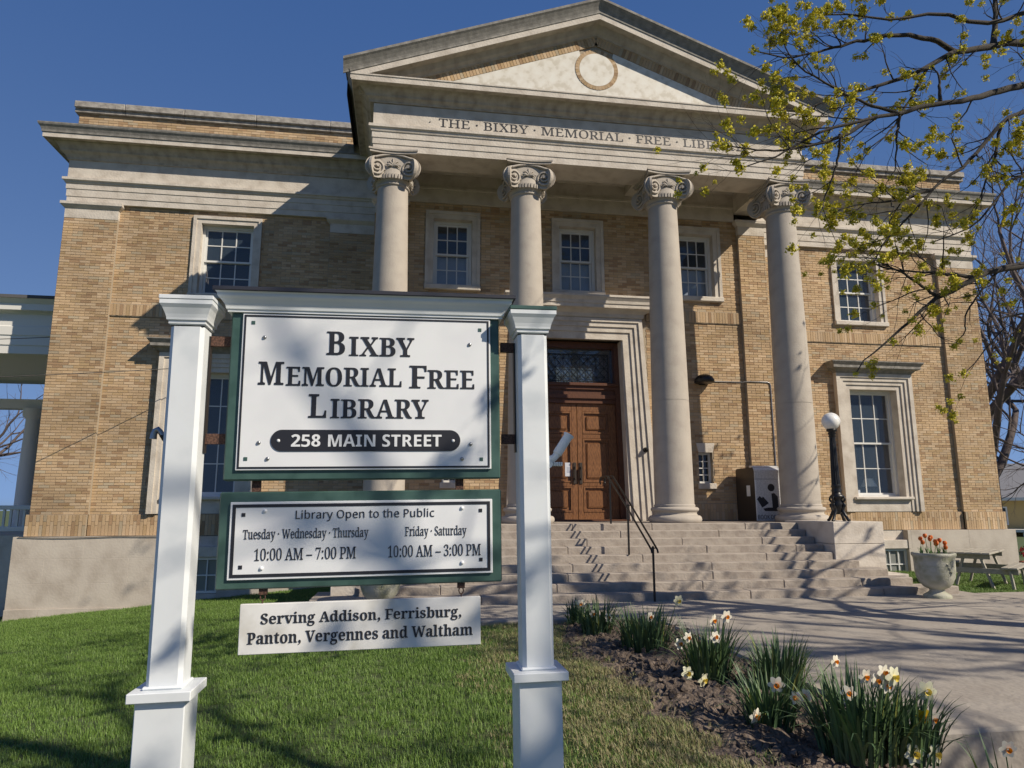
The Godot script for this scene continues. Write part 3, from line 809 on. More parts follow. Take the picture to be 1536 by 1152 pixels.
func build_door(ctr: Node3D) -> void:
	var dr := part("doorway", ctr)
	# battered stone surround: nested fascias that narrow upwards
	var s := MB.new()
	var st := [[1.62, 1.37, 1.50, 1.29, 4.30, 4.22, 0.15], [1.50, 1.29, 1.38, 1.20, 4.22, 4.12, 0.12], [1.38, 1.20, 1.26, 1.11, 4.12, 4.01, 0.09], [1.26, 1.11, 1.10, 0.95, 4.01, 3.85, 0.06]]
	for k in st:
		for sd in [-1.0, 1.0]:
			var pl := PackedVector2Array([Vector2(sd * k[0], 0.0), Vector2(sd * k[2], 0.0), Vector2(sd * k[3], k[5]), Vector2(sd * k[3], k[4]), Vector2(sd * k[1], k[4])])
			s.plate(pl, ZC, ZC + k[6])
		s.box(Vector3(-k[3], k[5], ZC), Vector3(k[3], k[4], ZC + k[6]))
	for sd in [-1.0, 1.0]:
		s.plate(PackedVector2Array([Vector2(sd * 1.10, 0.0), Vector2(sd * 1.02, 0.0), Vector2(sd * 0.93, 3.85), Vector2(sd * 0.95, 3.85)]), ZC - 0.30, ZC + 0.02)
	put("door_surround", s, M.stone, dr)
	var h := MB.new()
	h.mould([Vector2(-1.37, ZC), Vector2(-1.37, ZC + 0.12), Vector2(1.37, ZC + 0.12), Vector2(1.37, ZC)], [Vector2(0.0, 4.30), Vector2(0.04, 4.33), Vector2(0.05, 4.40), Vector2(0.12, 4.46), Vector2(0.20, 4.48), Vector2(0.22, 4.485), Vector2(0.22, 4.56), Vector2(0.24, 4.57), Vector2(0.25, 4.63), Vector2(0.29, 4.69), Vector2(0.30, 4.70), Vector2(0.30, 4.745), Vector2(-0.1, 4.77)])
	put("door_hood", h, M.stone, dr)
	# timber frame, transom and leaves
	var zl := ZC - 0.33
	var f := MB.new()
	for sd in [-1.0, 1.0]:
		f.plate(PackedVector2Array([Vector2(sd * 1.02, 0.0), Vector2(sd * 0.90, 0.0), Vector2(sd * 0.83, 3.82), Vector2(sd * 0.93, 3.85)]), zl - 0.12, zl + 0.10)
	f.box(Vector3(-0.93, 3.72, zl - 0.1), Vector3(0.93, 3.85, zl + 0.08))
	put("door_frame", f, M.wood_dark, dr)
	var tb := MB.new()
	tb.box(Vector3(-0.92, 2.50, zl - 0.1), Vector3(0.92, 2.60, zl + 0.06))
	tb.box(Vector3(-0.92, 2.60, zl - 0.1), Vector3(0.92, 2.68, zl + 0.10))
	tb.box(Vector3(-0.92, 2.68, zl - 0.1), Vector3(0.92, 2.80, zl + 0.05))
	tb.box(Vector3(-0.92, 2.80, zl - 0.1), Vector3(0.92, 2.87, zl + 0.09))
	tb.bbox(Vector3(-0.93, 2.87, zl - 0.1), Vector3(0.93, 2.94, zl + 0.14), 0.012)
	put("transom_bar", tb, M.wood_dark, dr)
	var tr := part("transom_window", dr)
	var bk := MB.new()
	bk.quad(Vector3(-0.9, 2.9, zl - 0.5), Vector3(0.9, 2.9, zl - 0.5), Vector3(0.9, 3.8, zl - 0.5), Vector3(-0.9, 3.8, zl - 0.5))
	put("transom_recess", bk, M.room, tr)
	var gp := MB.new()
	gp.box(Vector3(-0.86, 2.94, zl - 0.06), Vector3(0.86, 3.73, zl - 0.055))
	put("pane", gp, M.glass, tr)
	var lt := MB.new()
	var y0 := 2.99; var y1 := 3.60; var zz := zl - 0.02
	frame_of(lt, -0.74, 0.74, y0, y1, 0.014, zz - 0.01, zz + 0.01)
	var nx := 8; var ny := 3
	for i in nx:
		for j in ny:
			var a := Vector3(lerpf(-0.73, 0.73, i / float(nx)), lerpf(y0, y1, j / float(ny)), zz)
			var b := Vector3(lerpf(-0.73, 0.73, (i + 1) / float(nx)), lerpf(y0, y1, (j + 1) / float(ny)), zz)
			lt.bar(a, b, 0.011, 0.011); lt.bar(Vector3(a.x, b.y, zz), Vector3(b.x, a.y, zz), 0.011, 0.011)
			var m := (a + b) * 0.5
			lt.bar(Vector3(a.x, m.y, zz), Vector3(b.x, m.y, zz), 0.008, 0.008); lt.bar(Vector3(m.x, a.y, zz), Vector3(m.x, b.y, zz), 0.008, 0.008)
	put("grille", lt, M.iron, tr)
	for sd in [-1.0, 1.0]:
		var lf := MB.new()
		var X := func(x: float) -> float: return sd * x
		var B := func(x0: float, x1: float, y0_: float, y1_: float, z0: float, z1: float) -> void:
			lf.bbox(Vector3(minf(sd * x0, sd * x1), y0_, z0), Vector3(maxf(sd * x0, sd * x1), y1_, z1), 0.006)
		B.call(0.004, 0.12, 0.0, 2.5, zl - 0.05, zl); B.call(0.74, 0.92, 0.0, 2.5, zl - 0.05, zl)
		for r in [[0.0, 0.18], [0.72, 0.80], [1.74, 1.84], [2.32, 2.5]]: B.call(0.12, 0.74, r[0], r[1], zl - 0.05, zl - 0.002)
		var leaf := put("door_leaf", lf, M.wood, dr)
		for r in [[0.18, 0.72], [0.80, 1.74], [1.84, 2.32]]:
			var pn := MB.new()
			pn.box(Vector3(minf(sd * 0.12, sd * 0.74), r[0], zl - 0.045), Vector3(maxf(sd * 0.12, sd * 0.74), r[1], zl - 0.03))
			frame_of(pn, minf(sd * 0.122, sd * 0.738), maxf(sd * 0.122, sd * 0.738), r[0] + 0.002, r[1] - 0.002, 0.035, zl - 0.03, zl + 0.008)
			pn.bbox(Vector3(minf(sd * 0.21, sd * 0.65), r[0] + 0.09, zl - 0.03), Vector3(maxf(sd * 0.21, sd * 0.65), r[1] - 0.09, zl - 0.008), 0.02)
			put("door_panel", pn, M.wood, leaf)
		var pu := MB.new()
		pu.bbox(Vector3(minf(sd * 0.035, sd * 0.10), 0.77, zl), Vector3(maxf(sd * 0.035, sd * 0.10), 1.22, zl + 0.02), 0.004)
		pu.bbox(Vector3(minf(sd * 0.05, sd * 0.085), 0.85, zl + 0.05), Vector3(maxf(sd * 0.05, sd * 0.085), 1.14, zl + 0.075), 0.006)
		for yy in [0.87, 1.10]: pu.box(Vector3(minf(sd * 0.055, sd * 0.08), yy, zl + 0.02), Vector3(maxf(sd * 0.055, sd * 0.08), yy + 0.03, zl + 0.05))
		put("door_pull", pu, M.bronze, leaf)
	var th := MB.new()
	th.box(Vector3(-1.02, 0.002, zl - 0.1), Vector3(1.02, 0.03, ZC + 0.05))
	put("threshold", th, M.wood_dark, dr)

func build_portico(lib: Node3D) -> void:
	for x in [-4.014, -1.417, 1.417, 4.014]: column(lib, x, COLZ)
	var en := part("entablature", lib)
	# beam over the columns and back to the wall
	var path := [Vector2(-4.4, 0.0), Vector2(-4.4, 2.974), Vector2(4.4, 2.974), Vector2(4.4, 0.0)]
	var a := MB.new()
	a.mould(path, [Vector2(0.0, 6.94), Vector2(0.0, 7.07), Vector2(0.014, 7.076), Vector2(0.014, 7.19), Vector2(0.028, 7.197), Vector2(0.028, 7.31), Vector2(0.045, 7.32), Vector2(0.06, 7.37), Vector2(0.09, 7.39), Vector2(0.09, 7.445), Vector2(0.012, 7.452), Vector2(0.012, 7.90)])
	# underside and inner faces of the beams
	a.quad(Vector3(-4.4, 6.94, 2.32), Vector3(4.4, 6.94, 2.32), Vector3(4.4, 6.94, 2.974), Vector3(-4.4, 6.94, 2.974))
	a.box(Vector3(-3.70, 6.941, 2.30), Vector3(3.70, 7.5, 2.40))
	for sd in [-1.0, 1.0]:
		a.box(Vector3(minf(sd * 3.70, sd * 4.399), 6.942, 1.2), Vector3(maxf(sd * 3.70, sd * 4.399), 7.5, 2.33))
	put("architrave", a, M.stone, en)
	var wb := MB.new()
	wb.box(Vector3(-3.7, 6.755, ZC - 0.05), Vector3(3.7, 7.05, ZC + 0.05))
	wb.box(Vector3(-3.7, 7.05, ZC - 0.05), Vector3(3.7, 7.10, ZC + 0.09))
	wb.box(Vector3(-3.7, 7.10, ZC - 0.05), Vector3(3.7, 7.42, ZC + 0.06))
	put("wall_band", wb, M.stone, en)
	var ce := MB.new()
	ce.box(Vector3(-3.71, 7.40, ZC), Vector3(3.71, 7.5, 2.31))
	for x in [-1.4, 1.4]: ce.box(Vector3(x - 0.3, 7.2, ZC + 0.06), Vector3(x + 0.3, 7.401, 2.301))
	put("portico_ceiling", ce, M.stone, en)
	var bd := MB.new()
	var cpath := [Vector2(-4.46, 0.0), Vector2(-4.46, 2.974), Vector2(4.46, 2.974), Vector2(4.46, 0.0)]
	bd.mould(cpath, [Vector2(-0.06, 7.90), Vector2(0.03, 7.915), Vector2(0.035, 7.95), Vector2(0.06, 7.98), Vector2(0.10, 8.0), Vector2(0.11, 8.04), Vector2(0.15, 8.09), Vector2(0.19, 8.12), Vector2(0.22, 8.155), Vector2(0.345, 8.15)])
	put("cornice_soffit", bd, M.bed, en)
	var fa := MB.new()
	fa.mould(cpath, [Vector2(0.345, 8.15), Vector2(0.345, 8.135), Vector2(0.36, 8.135), Vector2(0.36, 8.235), Vector2(0.375, 8.245), Vector2(0.375, 8.27)])
	put("cornice_fascia", fa, M.stone, en)
	var tp := MB.new()
	tp.mould(cpath, [Vector2(0.375, 8.27), Vector2(-0.2, 8.31)])
	put("cornice_top", tp, M.weathered, en)
	# gutter on the sides
	for sd in [-1.0, 1.0]:
		var sg := MB.new()
		var pth := [Vector2(-4.4, -1.0), Vector2(-4.4, 3.36)] if sd < 0 else [Vector2(4.4, 3.36), Vector2(4.4, -1.0)]
		sg.mould(pth, [Vector2(0.44, 8.272), Vector2(0.45, 8.30), Vector2(0.49, 8.38), Vector2(0.53, 8.46), Vector2(0.54, 8.55), Vector2(0.2, 8.60)])
		put("cornice_gutter", sg, M.weathered, en)
	# inscription cut in the frieze
	var serif := SystemFont.new()
	serif.font_names = PackedStringArray(["Droid Serif"])
	letters("THE · BIXBY · MEMORIAL · FREE · LIBRARY", serif, en, M.ink, -3.17, 3.09, 7.515, 7.69, 2.99, "H", "inscription")
	for x in [-3.34, 3.27]:
		var d := MB.new()
		d.lathe(Vector3(x, 7.6, 2.988), [Vector2(0.0, -0.02), Vector2(0.016, 0.0), Vector2(0.0, 0.02)], 8)
		put("inscription_dot", d, M.ink, en)
	# pediment
	var pd := part("pediment", lib)
	var slope := 0.370
	var tym := MB.new()
	tym.plate(PackedVector2Array([Vector2(-4.5, 8.25), Vector2(4.5, 8.25), Vector2(0, 8.25 + 4.5 * slope)]), 2.5, 2.985)
	put("tympanum", tym, M.mortar, pd)
	# brick border under the raking cornice
	var bb := MB.new()
	var ang := atan(slope)
	for sd in [-1.0, 1.0]:
		var L := 4.2 / cos(ang)
		var n := int(L / 0.066)
		for i in n:
			var u := (i + 0.5) * 0.066
			var p := Vector2(sd * u * cos(ang), 9.80 - u * sin(ang))
			bb.col = brick_col(Vector3(p.x, p.y, 2.9))
			var B := Basis(Vector3.BACK, -sd * ang)
			bb.xbox(Transform3D(B, Vector3(p.x, p.y - 0.11, 2.995)), Vector3(0.029, 0.105, 0.018))
	put("brick_border", bb, M.brick, pd).set_meta("kind", "stuff")
	var cc := Vector2(0, 9.035)
	for i in 40:
		var an := TAU * i / 40
		var one := MB.new()
		one.col = brick_col(Vector3(cos(an), sin(an), 3))
		one.xbox(Transform3D(Basis(Vector3.BACK, an), Vector3(cc.x + cos(an) * 0.405, cc.y + sin(an) * 0.405, 3.001)), Vector3(0.042, 0.0305, 0.018))
		put("brick", one, M.brick, pd)
	var disc := MB.new()
	var circ := PackedVector2Array()
	for i in 40: circ.append(cc + Vector2(cos(TAU * i / 40), sin(TAU * i / 40)) * 0.362)
	disc.plate(circ, 2.985, 3.02)
	put("roundel", disc, M.marble, pd)
	for sd in [-1.0, 1.0]:
		var tri := PackedVector2Array()
		var yb := 8.25
		var x_out := (9.57 - yb) / slope
		# marble panel with a bite for the roundel
		tri.append(Vector2(sd * 0.001, yb)); tri.append(Vector2(sd * x_out, yb))
		var tx := 0.20
		tri.append(Vector2(sd * 0.36, 9.57 - 0.36 * slope))
		for i in 15:
			var an := deg_to_rad(42.0 - i * 9.42)
			var q := cc + Vector2(cos(an) * sd, sin(an)) * 0.45
			if q.y < 9.57 - absf(q.x) * slope and q.y > yb: tri.append(q)
		var pm := MB.new()
		pm.plate(tri, 2.985, 3.01)
		put("marble_panel", pm, M.marble, pd)
	# raking cornice: profile swept up each slope
	for sd in [-1.0, 1.0]:
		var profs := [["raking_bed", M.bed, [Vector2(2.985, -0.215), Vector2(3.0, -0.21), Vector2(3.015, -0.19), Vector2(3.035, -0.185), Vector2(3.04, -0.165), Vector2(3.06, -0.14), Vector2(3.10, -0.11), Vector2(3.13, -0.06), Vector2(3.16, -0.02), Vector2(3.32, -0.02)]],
			["raking_fascia", M.stone, [Vector2(3.32, -0.02), Vector2(3.32, -0.035), Vector2(3.335, -0.035), Vector2(3.335, 0.085)]],
			["raking_gutter", M.weathered, [Vector2(3.335, 0.085), Vector2(3.35, 0.09), Vector2(3.35, 0.125), Vector2(3.36, 0.16), Vector2(3.39, 0.22), Vector2(3.43, 0.28), Vector2(3.46, 0.31), Vector2(3.46, 0.36), Vector2(2.6, 0.42)]]]
		for pf in profs:
			var r := MB.new()
			var pr: Array = pf[2]
			for j in pr.size() - 1:
				var p: Vector2 = pr[j]; var q: Vector2 = pr[j + 1]
				var xo := 4.84 if pf[0] == "raking_fascia" else (4.97 if pf[0] == "raking_gutter" else 4.7)
				var ya := 9.985
				var P0 := Vector3(sd * xo, ya - xo * slope + p.y, p.x); var P1 := Vector3(0, ya + p.y, p.x)
				var Q0 := Vector3(sd * xo, ya - xo * slope + q.y, q.x); var Q1 := Vector3(0, ya + q.y, q.x)
				if sd < 0: r.quad(P0, P1, Q1, Q0)
				else: r.quad(P1, P0, Q0, Q1)
			put(pf[0], r, pf[1], pd)
	var ro := MB.new()
	for sd in [-1.0, 1.0]:
		var A := Vector3(0, 10.37, 2.7); var B := Vector3(sd * 4.95, 10.37 - 4.95 * slope, 2.7)
		var back := Vector3(0, 0, -12)
		if sd < 0: ro.quad(B, A, A + back, B + back)
		else: ro.quad(A, B, B + back, A + back)
		ro.quad(B, B + back, Vector3(B.x, 8.2, B.z - 12), Vector3(B.x, 8.2, B.z))
	put("roof", ro, M.roof, pd)

func build_steps(lib: Node3D) -> void:
	var stp := part("entrance_steps", lib)
	var fl := MB.new()
	fl.box(Vector3(-4.44, -1.3, 0.1), Vector3(4.44, -0.004, 3.0))
	put("porch_floor", fl, M.step, stp)
	var ends := [3.5, 3.5, 3.5, 3.5, 3.5, 3.78, 4.1, 4.32, 4.9]
	for i in 9:
		var z := 3.35 + 0.26 * i
		var y1 := -0.116 * i; var y0 := y1 - 0.116
		var e: float = ends[i]
		var x := -e
		var first := true
		while x < e - 0.01:
			var L := rng.randf_range(1.3, 2.4)
			if first: L = rng.randf_range(0.5, 1.8)
			first = false
			var nx := minf(x + L, e)
			if e - nx < 0.5: nx = e
			var s := MB.new()
			var sink := rng.randf_range(0.0, 0.004)
			s.bbox(Vector3(x + 0.002, y0 - 0.05, z - (0.42 if i > 0 else 0.5)), Vector3(nx - 0.002, y1 - sink, z + rng.randf_range(-0.004, 0.004)), 0.012)
			put("step_stone", s, M.step, stp)
			x = nx
	for sd in [-1.0, 1.0]:
		var ck := part("cheek_block", stp)
		var b := [[3.505, 4.44, -0.33, 0.035], [3.505, 4.44, -0.80, -0.335]]
		for q in b:
			var m := MB.new()
			m.bbox(Vector3(minf(sd * q[0], sd * q[1]), q[2], 2.9), Vector3(maxf(sd * q[0], sd * q[1]), q[3], 4.42), 0.008)
			put("stone_block", m, M.stone, ck)
		var m2 := MB.new()
		m2.bbox(Vector3(minf(sd * 3.3, sd * 4.7), -1.2, 0.2), Vector3(maxf(sd * 3.3, sd * 4.7), -0.82, 4.6), 0.01)
		put("stone_block", m2, M.stone, ck)

func build_side_porch(lib: Node3D) -> void:
	var p := part("side_porch", lib)
	var e := MB.new()
	var path := [Vector2(-17, -1.0), Vector2(-11.02, -1.0)]
	e.mould(path, [Vector2(-0.4, 3.62), Vector2(0.0, 3.62), Vector2(0.0, 3.80), Vector2(0.02, 3.81), Vector2(0.02, 4.02), Vector2(0.04, 4.03), Vector2(0.04, 4.22), Vector2(0.02, 4.24), Vector2(0.02, 4.50), Vector2(0.06, 4.54), Vector2(0.20, 4.56), Vector2(0.20, 4.70), Vector2(0.26, 4.76), Vector2(0.30, 4.80)])
	e.quad(Vector3(-17, 3.62, -1.4), Vector3(-11.02, 3.62, -1.4), Vector3(-11.02, 4.0, -1.4), Vector3(-17, 4.0, -1.4))
	put("porch_entablature", e, M.porch, p)
	var r := MB.new()
	r.box(Vector3(-17, 4.80, -6.0), Vector3(-11.01, 4.87, -0.68))
	put("porch_roof", r, M.roof, p)
	var ce := MB.new()
	for i in 40:
		var z := -1.4 - i * 0.11
		ce.box(Vector3(-17, 3.72, z - 0.105), Vector3(-11.02, 3.76, z))
	put("ceiling_boards", ce, M.porch, p)
	var bk := MB.new()
	bk.box(Vector3(-17, 2.9, -5.2), Vector3(-11.02, 3.15, -4.8))
	put("porch_beam", bk, M.porch, p)
	for x in [-13.5, -17.0]:
		var c := MB.new()
		c.lathe(Vector3(x, 0, -4.9), [Vector2(0.26, -0.25), Vector2(0.26, -0.12), Vector2(0.22, -0.08), Vector2(0.21, 0.0), Vector2(0.205, 1.2), Vector2(0.17, 2.6), Vector2(0.2, 2.66), Vector2(0.25, 2.7), Vector2(0.26, 2.9)], 24)
		put("porch_column", c, M.porch, p)
	var f := MB.new()
	f.box(Vector3(-17, -2.4, -6.0), Vector3(-11.25, -0.28, -0.95))
	put("porch_base", f, M.stone, p)
	var rl := part("railing", p)
	for y in [[-0.20, -0.10], [0.25, 0.34]]:
		var b := MB.new()
		b.bbox(Vector3(-17, y[0], -1.12), Vector3(-11.1, y[1], -1.02), 0.01)
		put("rail", b, M.porch, rl)
	for i in 40:
		var b := MB.new()
		var x := -11.22 - i * 0.13
		b.box(Vector3(x - 0.022, -0.10, -1.09), Vector3(x + 0.022, 0.25, -1.05))
		put("baluster", b, M.porch, rl)
	var g := MB.new()
	g.lathe(Vector3(-11.9, 3.58, -2.6), [Vector2(0.0, 0.0), Vector2(0.08, 0.01), Vector2(0.13, 0.06), Vector2(0.13, 0.10), Vector2(0.08, 0.14)], 20)
	put("ceiling_globe", g, M.globe, p)

# ------------------------------------------------------------------ the sign
func flared(mb: MB, cx: float, hw: float, z: float, prof: Array) -> void:   # moulding round a square post: profile (out, y)
	var p := [Vector2(cx - hw, z + hw), Vector2(cx + hw, z + hw), Vector2(cx + hw, z - hw), Vector2(cx - hw, z - hw), Vector2(cx - hw, z + hw)]
	var pp := p.duplicate()
	for i in 4:
		var seg := [pp[i], pp[i + 1]]
		var d: Vector2 = (seg[1] - seg[0]).normalized(); var o := Vector2(-d.y, d.x)
		for j in prof.size() - 1:
			var a: Vector2 = prof[j]; var b: Vector2 = prof[j + 1]
			var A: Vector2 = seg[0] + (o - d) * a.x; var B: Vector2 = seg[1] + (o + d) * a.x
			var D: Vector2 = seg[1] + (o + d) * b.x; var E: Vector2 = seg[0] + (o - d) * b.x
			mb.quad(Vector3(A.x, a.y, A.y), Vector3(B.x, a.y, B.y), Vector3(D.x, b.y, D.y), Vector3(E.x, b.y, E.y))
func square_rivets(parent: Node3D, pts: Array, m: Material, z: float, h: float) -> void:
	for p in pts:
		var b := MB.new()
		b.box(Vector3(p.x - h, p.y - h, z), Vector3(p.x + h, p.y + h, z + 0.002))
		put("corner_mark", b, m, parent)
func screws(parent: Node3D, pts: Array, m: Material, z: float) -> void:
	for p in pts:
		var b := MB.new()
		b.lathe(Vector3.ZERO, [Vector2(0.0085, 0.0), Vector2(0.0085, 0.003), Vector2(0.005, 0.007), Vector2(0.0, 0.008)], 14)
		var o := put("screw_head", b, m, parent)
		o.position = Vector3(p.x, p.y, z); o.rotation.x = PI / 2
func line_frame(parent: Node3D, m: Material, x0: float, x1: float, y0: float, y1: float, w: float, z: float) -> void:
	var b := MB.new()
	frame_of(b, x0, x1, y0, y1, w, z, z + 0.002)
	put("border_line", b, m, parent)
func build_sign() -> void:
	var at := Vector3(-3.872, 0, 12.3)
	var serif := SystemFont.new()
	serif.font_names = PackedStringArray(["Droid Serif"]); serif.font_weight = 700
	var serif_r := SystemFont.new()
	serif_r.font_names = PackedStringArray(["Droid Serif"])
	var sans := SystemFont.new()
	sans.font_names = PackedStringArray(["Droid Sans"])
	var sans_b := SystemFont.new()
	sans_b.font_names = PackedStringArray(["Droid Sans"]); sans_b.font_weight = 700
	var sg := thing("library_sign", "white and green library name sign between two white wooden posts on the lawn", "sign", at)
	sg.rotation.z = 0.0125
	for cx in [-0.742, 0.752]:
		var post := part("post", sg)
		var s := MB.new()
		var h := 0.068; var c := 0.016
		var pl := PackedVector2Array([Vector2(-h + c, -h), Vector2(h - c, -h), Vector2(h, -h + c), Vector2(h, h - c), Vector2(h - c, h), Vector2(-h + c, h), Vector2(-h, h - c), Vector2(-h, -h + c)])
		s.plate(pl, -0.385, 1.07, Transform3D(Basis(Vector3.RIGHT, Vector3.FORWARD, Vector3.UP), Vector3(cx, 0, 0.0)))
		put("post_shaft", s, M.white, post)
		var b := MB.new()
		b.bbox(Vector3(cx - 0.092, -1.6, -0.092), Vector3(cx + 0.092, -0.425, 0.092), 0.004)
		put("post_base", b, M.white, post)
		var k := MB.new()
		k.bbox(Vector3(cx - 0.117, -0.425, -0.117), Vector3(cx + 0.117, -0.388, 0.117), 0.003)
		k.bbox(Vector3(cx - 0.077, -0.388, -0.077), Vector3(cx + 0.077, -0.375, 0.077), 0.006)
		put("post_collar", k, M.white, post)
		var cp := MB.new()
		flared(cp, cx, 0.068, 0.0, [Vector2(0.0, 1.075), Vector2(0.006, 1.08), Vector2(0.006, 1.092), Vector2(0.013, 1.096), Vector2(0.014, 1.105), Vector2(0.018, 1.12), Vector2(0.028, 1.145), Vector2(0.038, 1.16), Vector2(0.038, 1.178), Vector2(-0.068, 1.185)])
		put("post_cap", cp, M.white, post)
		var tp := MB.new()
		tp.bbox(Vector3(cx - 0.109, 1.179, -0.109), Vector3(cx + 0.109, 1.197, 0.109), 0.002)
		put("cap_top", tp, M.white if cx < 0 else M.green, post)
		var sd := 1.0 if cx < 0 else -1.0
		for y in [1.03, 0.60]:      # iron straps that carry the board
			var br := MB.new()
			br.box(Vector3(minf(cx + sd * 0.068, cx + sd * 0.135), y - 0.022, -0.05), Vector3(maxf(cx + sd * 0.068, cx + sd * 0.175), y + 0.022, -0.03))
			put("strap", br, M.rust, post)
		var pb := MB.new()
		pb.box(Vector3(minf(cx + sd * 0.068, cx + sd * 0.074), 0.54, -0.06), Vector3(maxf(cx + sd * 0.068, cx + sd * 0.074), 1.05, -0.02))
		put("strap_plate", pb, M.black, post)
	var bd := MB.new()
	bd.bbox(Vector3(-0.580, 0.42, -0.06), Vector3(0.606, 1.175, 0.0), 0.006)
	var board := put("board", bd, M.green, sg)
	var wf := MB.new()
	wf.bbox(Vector3(-0.530, 0.462, 0.0), Vector3(0.563, 1.150, 0.012), 0.002)
	put("white_face", wf, M.board, board)
	line_frame(board, M.ink, -0.523, 0.556, 0.469, 1.143, 0.008, 0.012)
	var rows := [
		["B", -0.1689, -0.0895, 0.9697, 1.0787], ["IXBY", -0.0710, 0.2163, 0.9672, 1.0545],
		["M", -0.4536, -0.3473, 0.8320, 0.9341], ["EMORIAL", -0.3367, 0.1615, 0.8292, 0.9130],
		["F", 0.1963, 0.2726, 0.8241, 0.9272], ["REE", 0.2773, 0.4884, 0.8233, 0.9083],
		["L", -0.2374, -0.1621, 0.6885, 0.7926], ["IBRARY", -0.1444, 0.2827, 0.6872, 0.7722]]
	for r in rows: letters(r[0], serif, board, M.ink, r[1], r[2], r[3], r[4], 0.0135)
	var pill := PackedVector2Array()
	for i in 24:
		var a := PI * 0.5 + PI * i / 23.0
		pill.append(Vector2(-0.390 + 0.0465, 0.589) + Vector2(cos(a), sin(a)) * 0.0465)
	for i in 24:
		var a := -PI * 0.5 + PI * i / 23.0
		pill.append(Vector2(0.424 - 0.0465, 0.589) + Vector2(cos(a), sin(a)) * 0.0465)
	var pm := MB.new()
	pm.plate(pill, 0.0125, 0.0155)
	put("address_plaque", pm, M.ink, board)
	letters("258 MAIN STREET", sans_b, board, M.board, -0.305, 0.3407, 0.5625, 0.6145, 0.0165)
	for x in [-0.3577, 0.3923]:
		var d := MB.new()
		d.lathe(Vector3.ZERO, [Vector2(0.007, 0.0), Vector2(0.007, 0.002), Vector2(0.0, 0.0025)], 14)
		var o := put("plaque_dot", d, M.board, board)
		o.position = Vector3(x, 0.588, 0.0155); o.rotation.x = PI / 2
	square_rivets(board, [Vector2(-0.485, 1.108), Vector2(0.515, 1.100), Vector2(-0.4896, 0.511), Vector2(0.5184, 0.506)], M.green, 0.012, 0.0075)
	screws(board, [Vector2(-0.435, 1.0425), Vector2(0.468, 1.030), Vector2(-0.4388, 0.5795), Vector2(0.4702, 0.5732), Vector2(-0.3996, 0.511), Vector2(0.4314, 0.5076)], M.galv, 0.012)
	var cr := MB.new()
	cr.mould([Vector2(-0.580, -0.08), Vector2(-0.580, 0.004), Vector2(0.606, 0.004), Vector2(0.606, -0.08)], [Vector2(0.0, 1.153), Vector2(0.014, 1.154), Vector2(0.014, 1.163), Vector2(0.020, 1.166), Vector2(0.022, 1.176), Vector2(0.028, 1.190), Vector2(0.040, 1.206), Vector2(0.050, 1.214), Vector2(0.053, 1.219), Vector2(0.053, 1.229), Vector2(0.060, 1.236)])
	put("board_cornice", cr, M.white, sg)
	var rf := MB.new()
	rf.bbox(Vector3(-0.650, 1.236, -0.15), Vector3(0.676, 1.254, 0.075), 0.002)
	put("board_roof", rf, M.navy, sg)
	# flood lamps clamped to the posts
	var fl := thing("flood_lamp", "dark gooseneck flood lamp clamped to the sign post beside the window", "lamp", at + Vector3(-0.80, 0.60, -0.09), "flood lamps on the sign posts")
	var ar := MB.new()
	ar.tube([Vector3(0.0, -0.06, 0.0), Vector3(-0.03, -0.035, 0.0), Vector3(-0.055, -0.01, 0.0), Vector3(-0.07, 0.012, 0.0)], [0.012, 0.012, 0.011, 0.011], 10, true)
	ar.tube([Vector3(-0.045, -0.03, -0.012), Vector3(-0.045, -0.03, 0.014)], [0.014, 0.014], 10, true)
	put("arm", ar, M.black, fl)
	var hd := MB.new()
	hd.tube([Vector3(-0.062, 0.0, 0.0), Vector3(-0.078, 0.026, 0.0), Vector3(-0.088, 0.036, 0.0), Vector3(-0.098, 0.030, 0.0), Vector3(-0.103, 0.012, 0.0), Vector3(-0.104, -0.006, 0.0)], [0.010, 0.012, 0.013, 0.013, 0.014, 0.015], 12, true)
	put("lamp_head", hd, M.galv, fl)
	var fr := thing("flood_lamp", "white cylindrical flood lamp angled up from the sign post in front of the doors", "lamp", at + Vector3(0.80, 0.50, -0.06), "flood lamps on the sign posts")
	var cy := MB.new()
	cy.tube([Vector3(0.075, 0.045, 0.0), Vector3(0.128, 0.125, 0.0), Vector3(0.131, 0.130, 0.0), Vector3(0.134, 0.135, 0.0)], [0.022, 0.022, 0.026, 0.026], 20, true)
	put("lamp_head", cy, M.white, fr)
	var kn := MB.new()
	kn.tube([Vector3(0.0, 0.01, 0.0), Vector3(0.04, 0.015, 0.0), Vector3(0.062, 0.028, 0.0), Vector3(0.075, 0.045, 0.0)], [0.022, 0.02, 0.016, 0.018], 12, true)
	kn.tube([Vector3(0.03, -0.005, -0.025), Vector3(0.03, -0.005, 0.025)], [0.018, 0.018], 10, true)
	put("knuckle", kn, M.white, fr)
	var ribs := MB.new()
	for i in 5: ribs.bbox(Vector3(0.045 + i * 0.011, -0.012, -0.018), Vector3(0.053 + i * 0.011, 0.006, 0.018), 0.002)
	put("cooling_ribs", ribs, M.white, fr)
	# the opening-hours board
	var hs := thing("hours_sign", "green bordered opening hours board hung below the library name board", "sign", at)
	hs.rotation.z = 0.0125
	var hb := MB.new()
	hb.bbox(Vector3(-0.588, -0.028, -0.05), Vector3(0.608, 0.372, -0.004), 0.005)
	var hbo := put("board", hb, M.green, hs)
	var hw := MB.new()
	hw.bbox(Vector3(-0.541, 0.011, -0.004), Vector3(0.566, 0.330, 0.008), 0.002)
	put("white_face", hw, M.board, hbo)
	line_frame(hbo, M.ink, -0.531, 0.556, 0.021, 0.320, 0.013, 0.008)
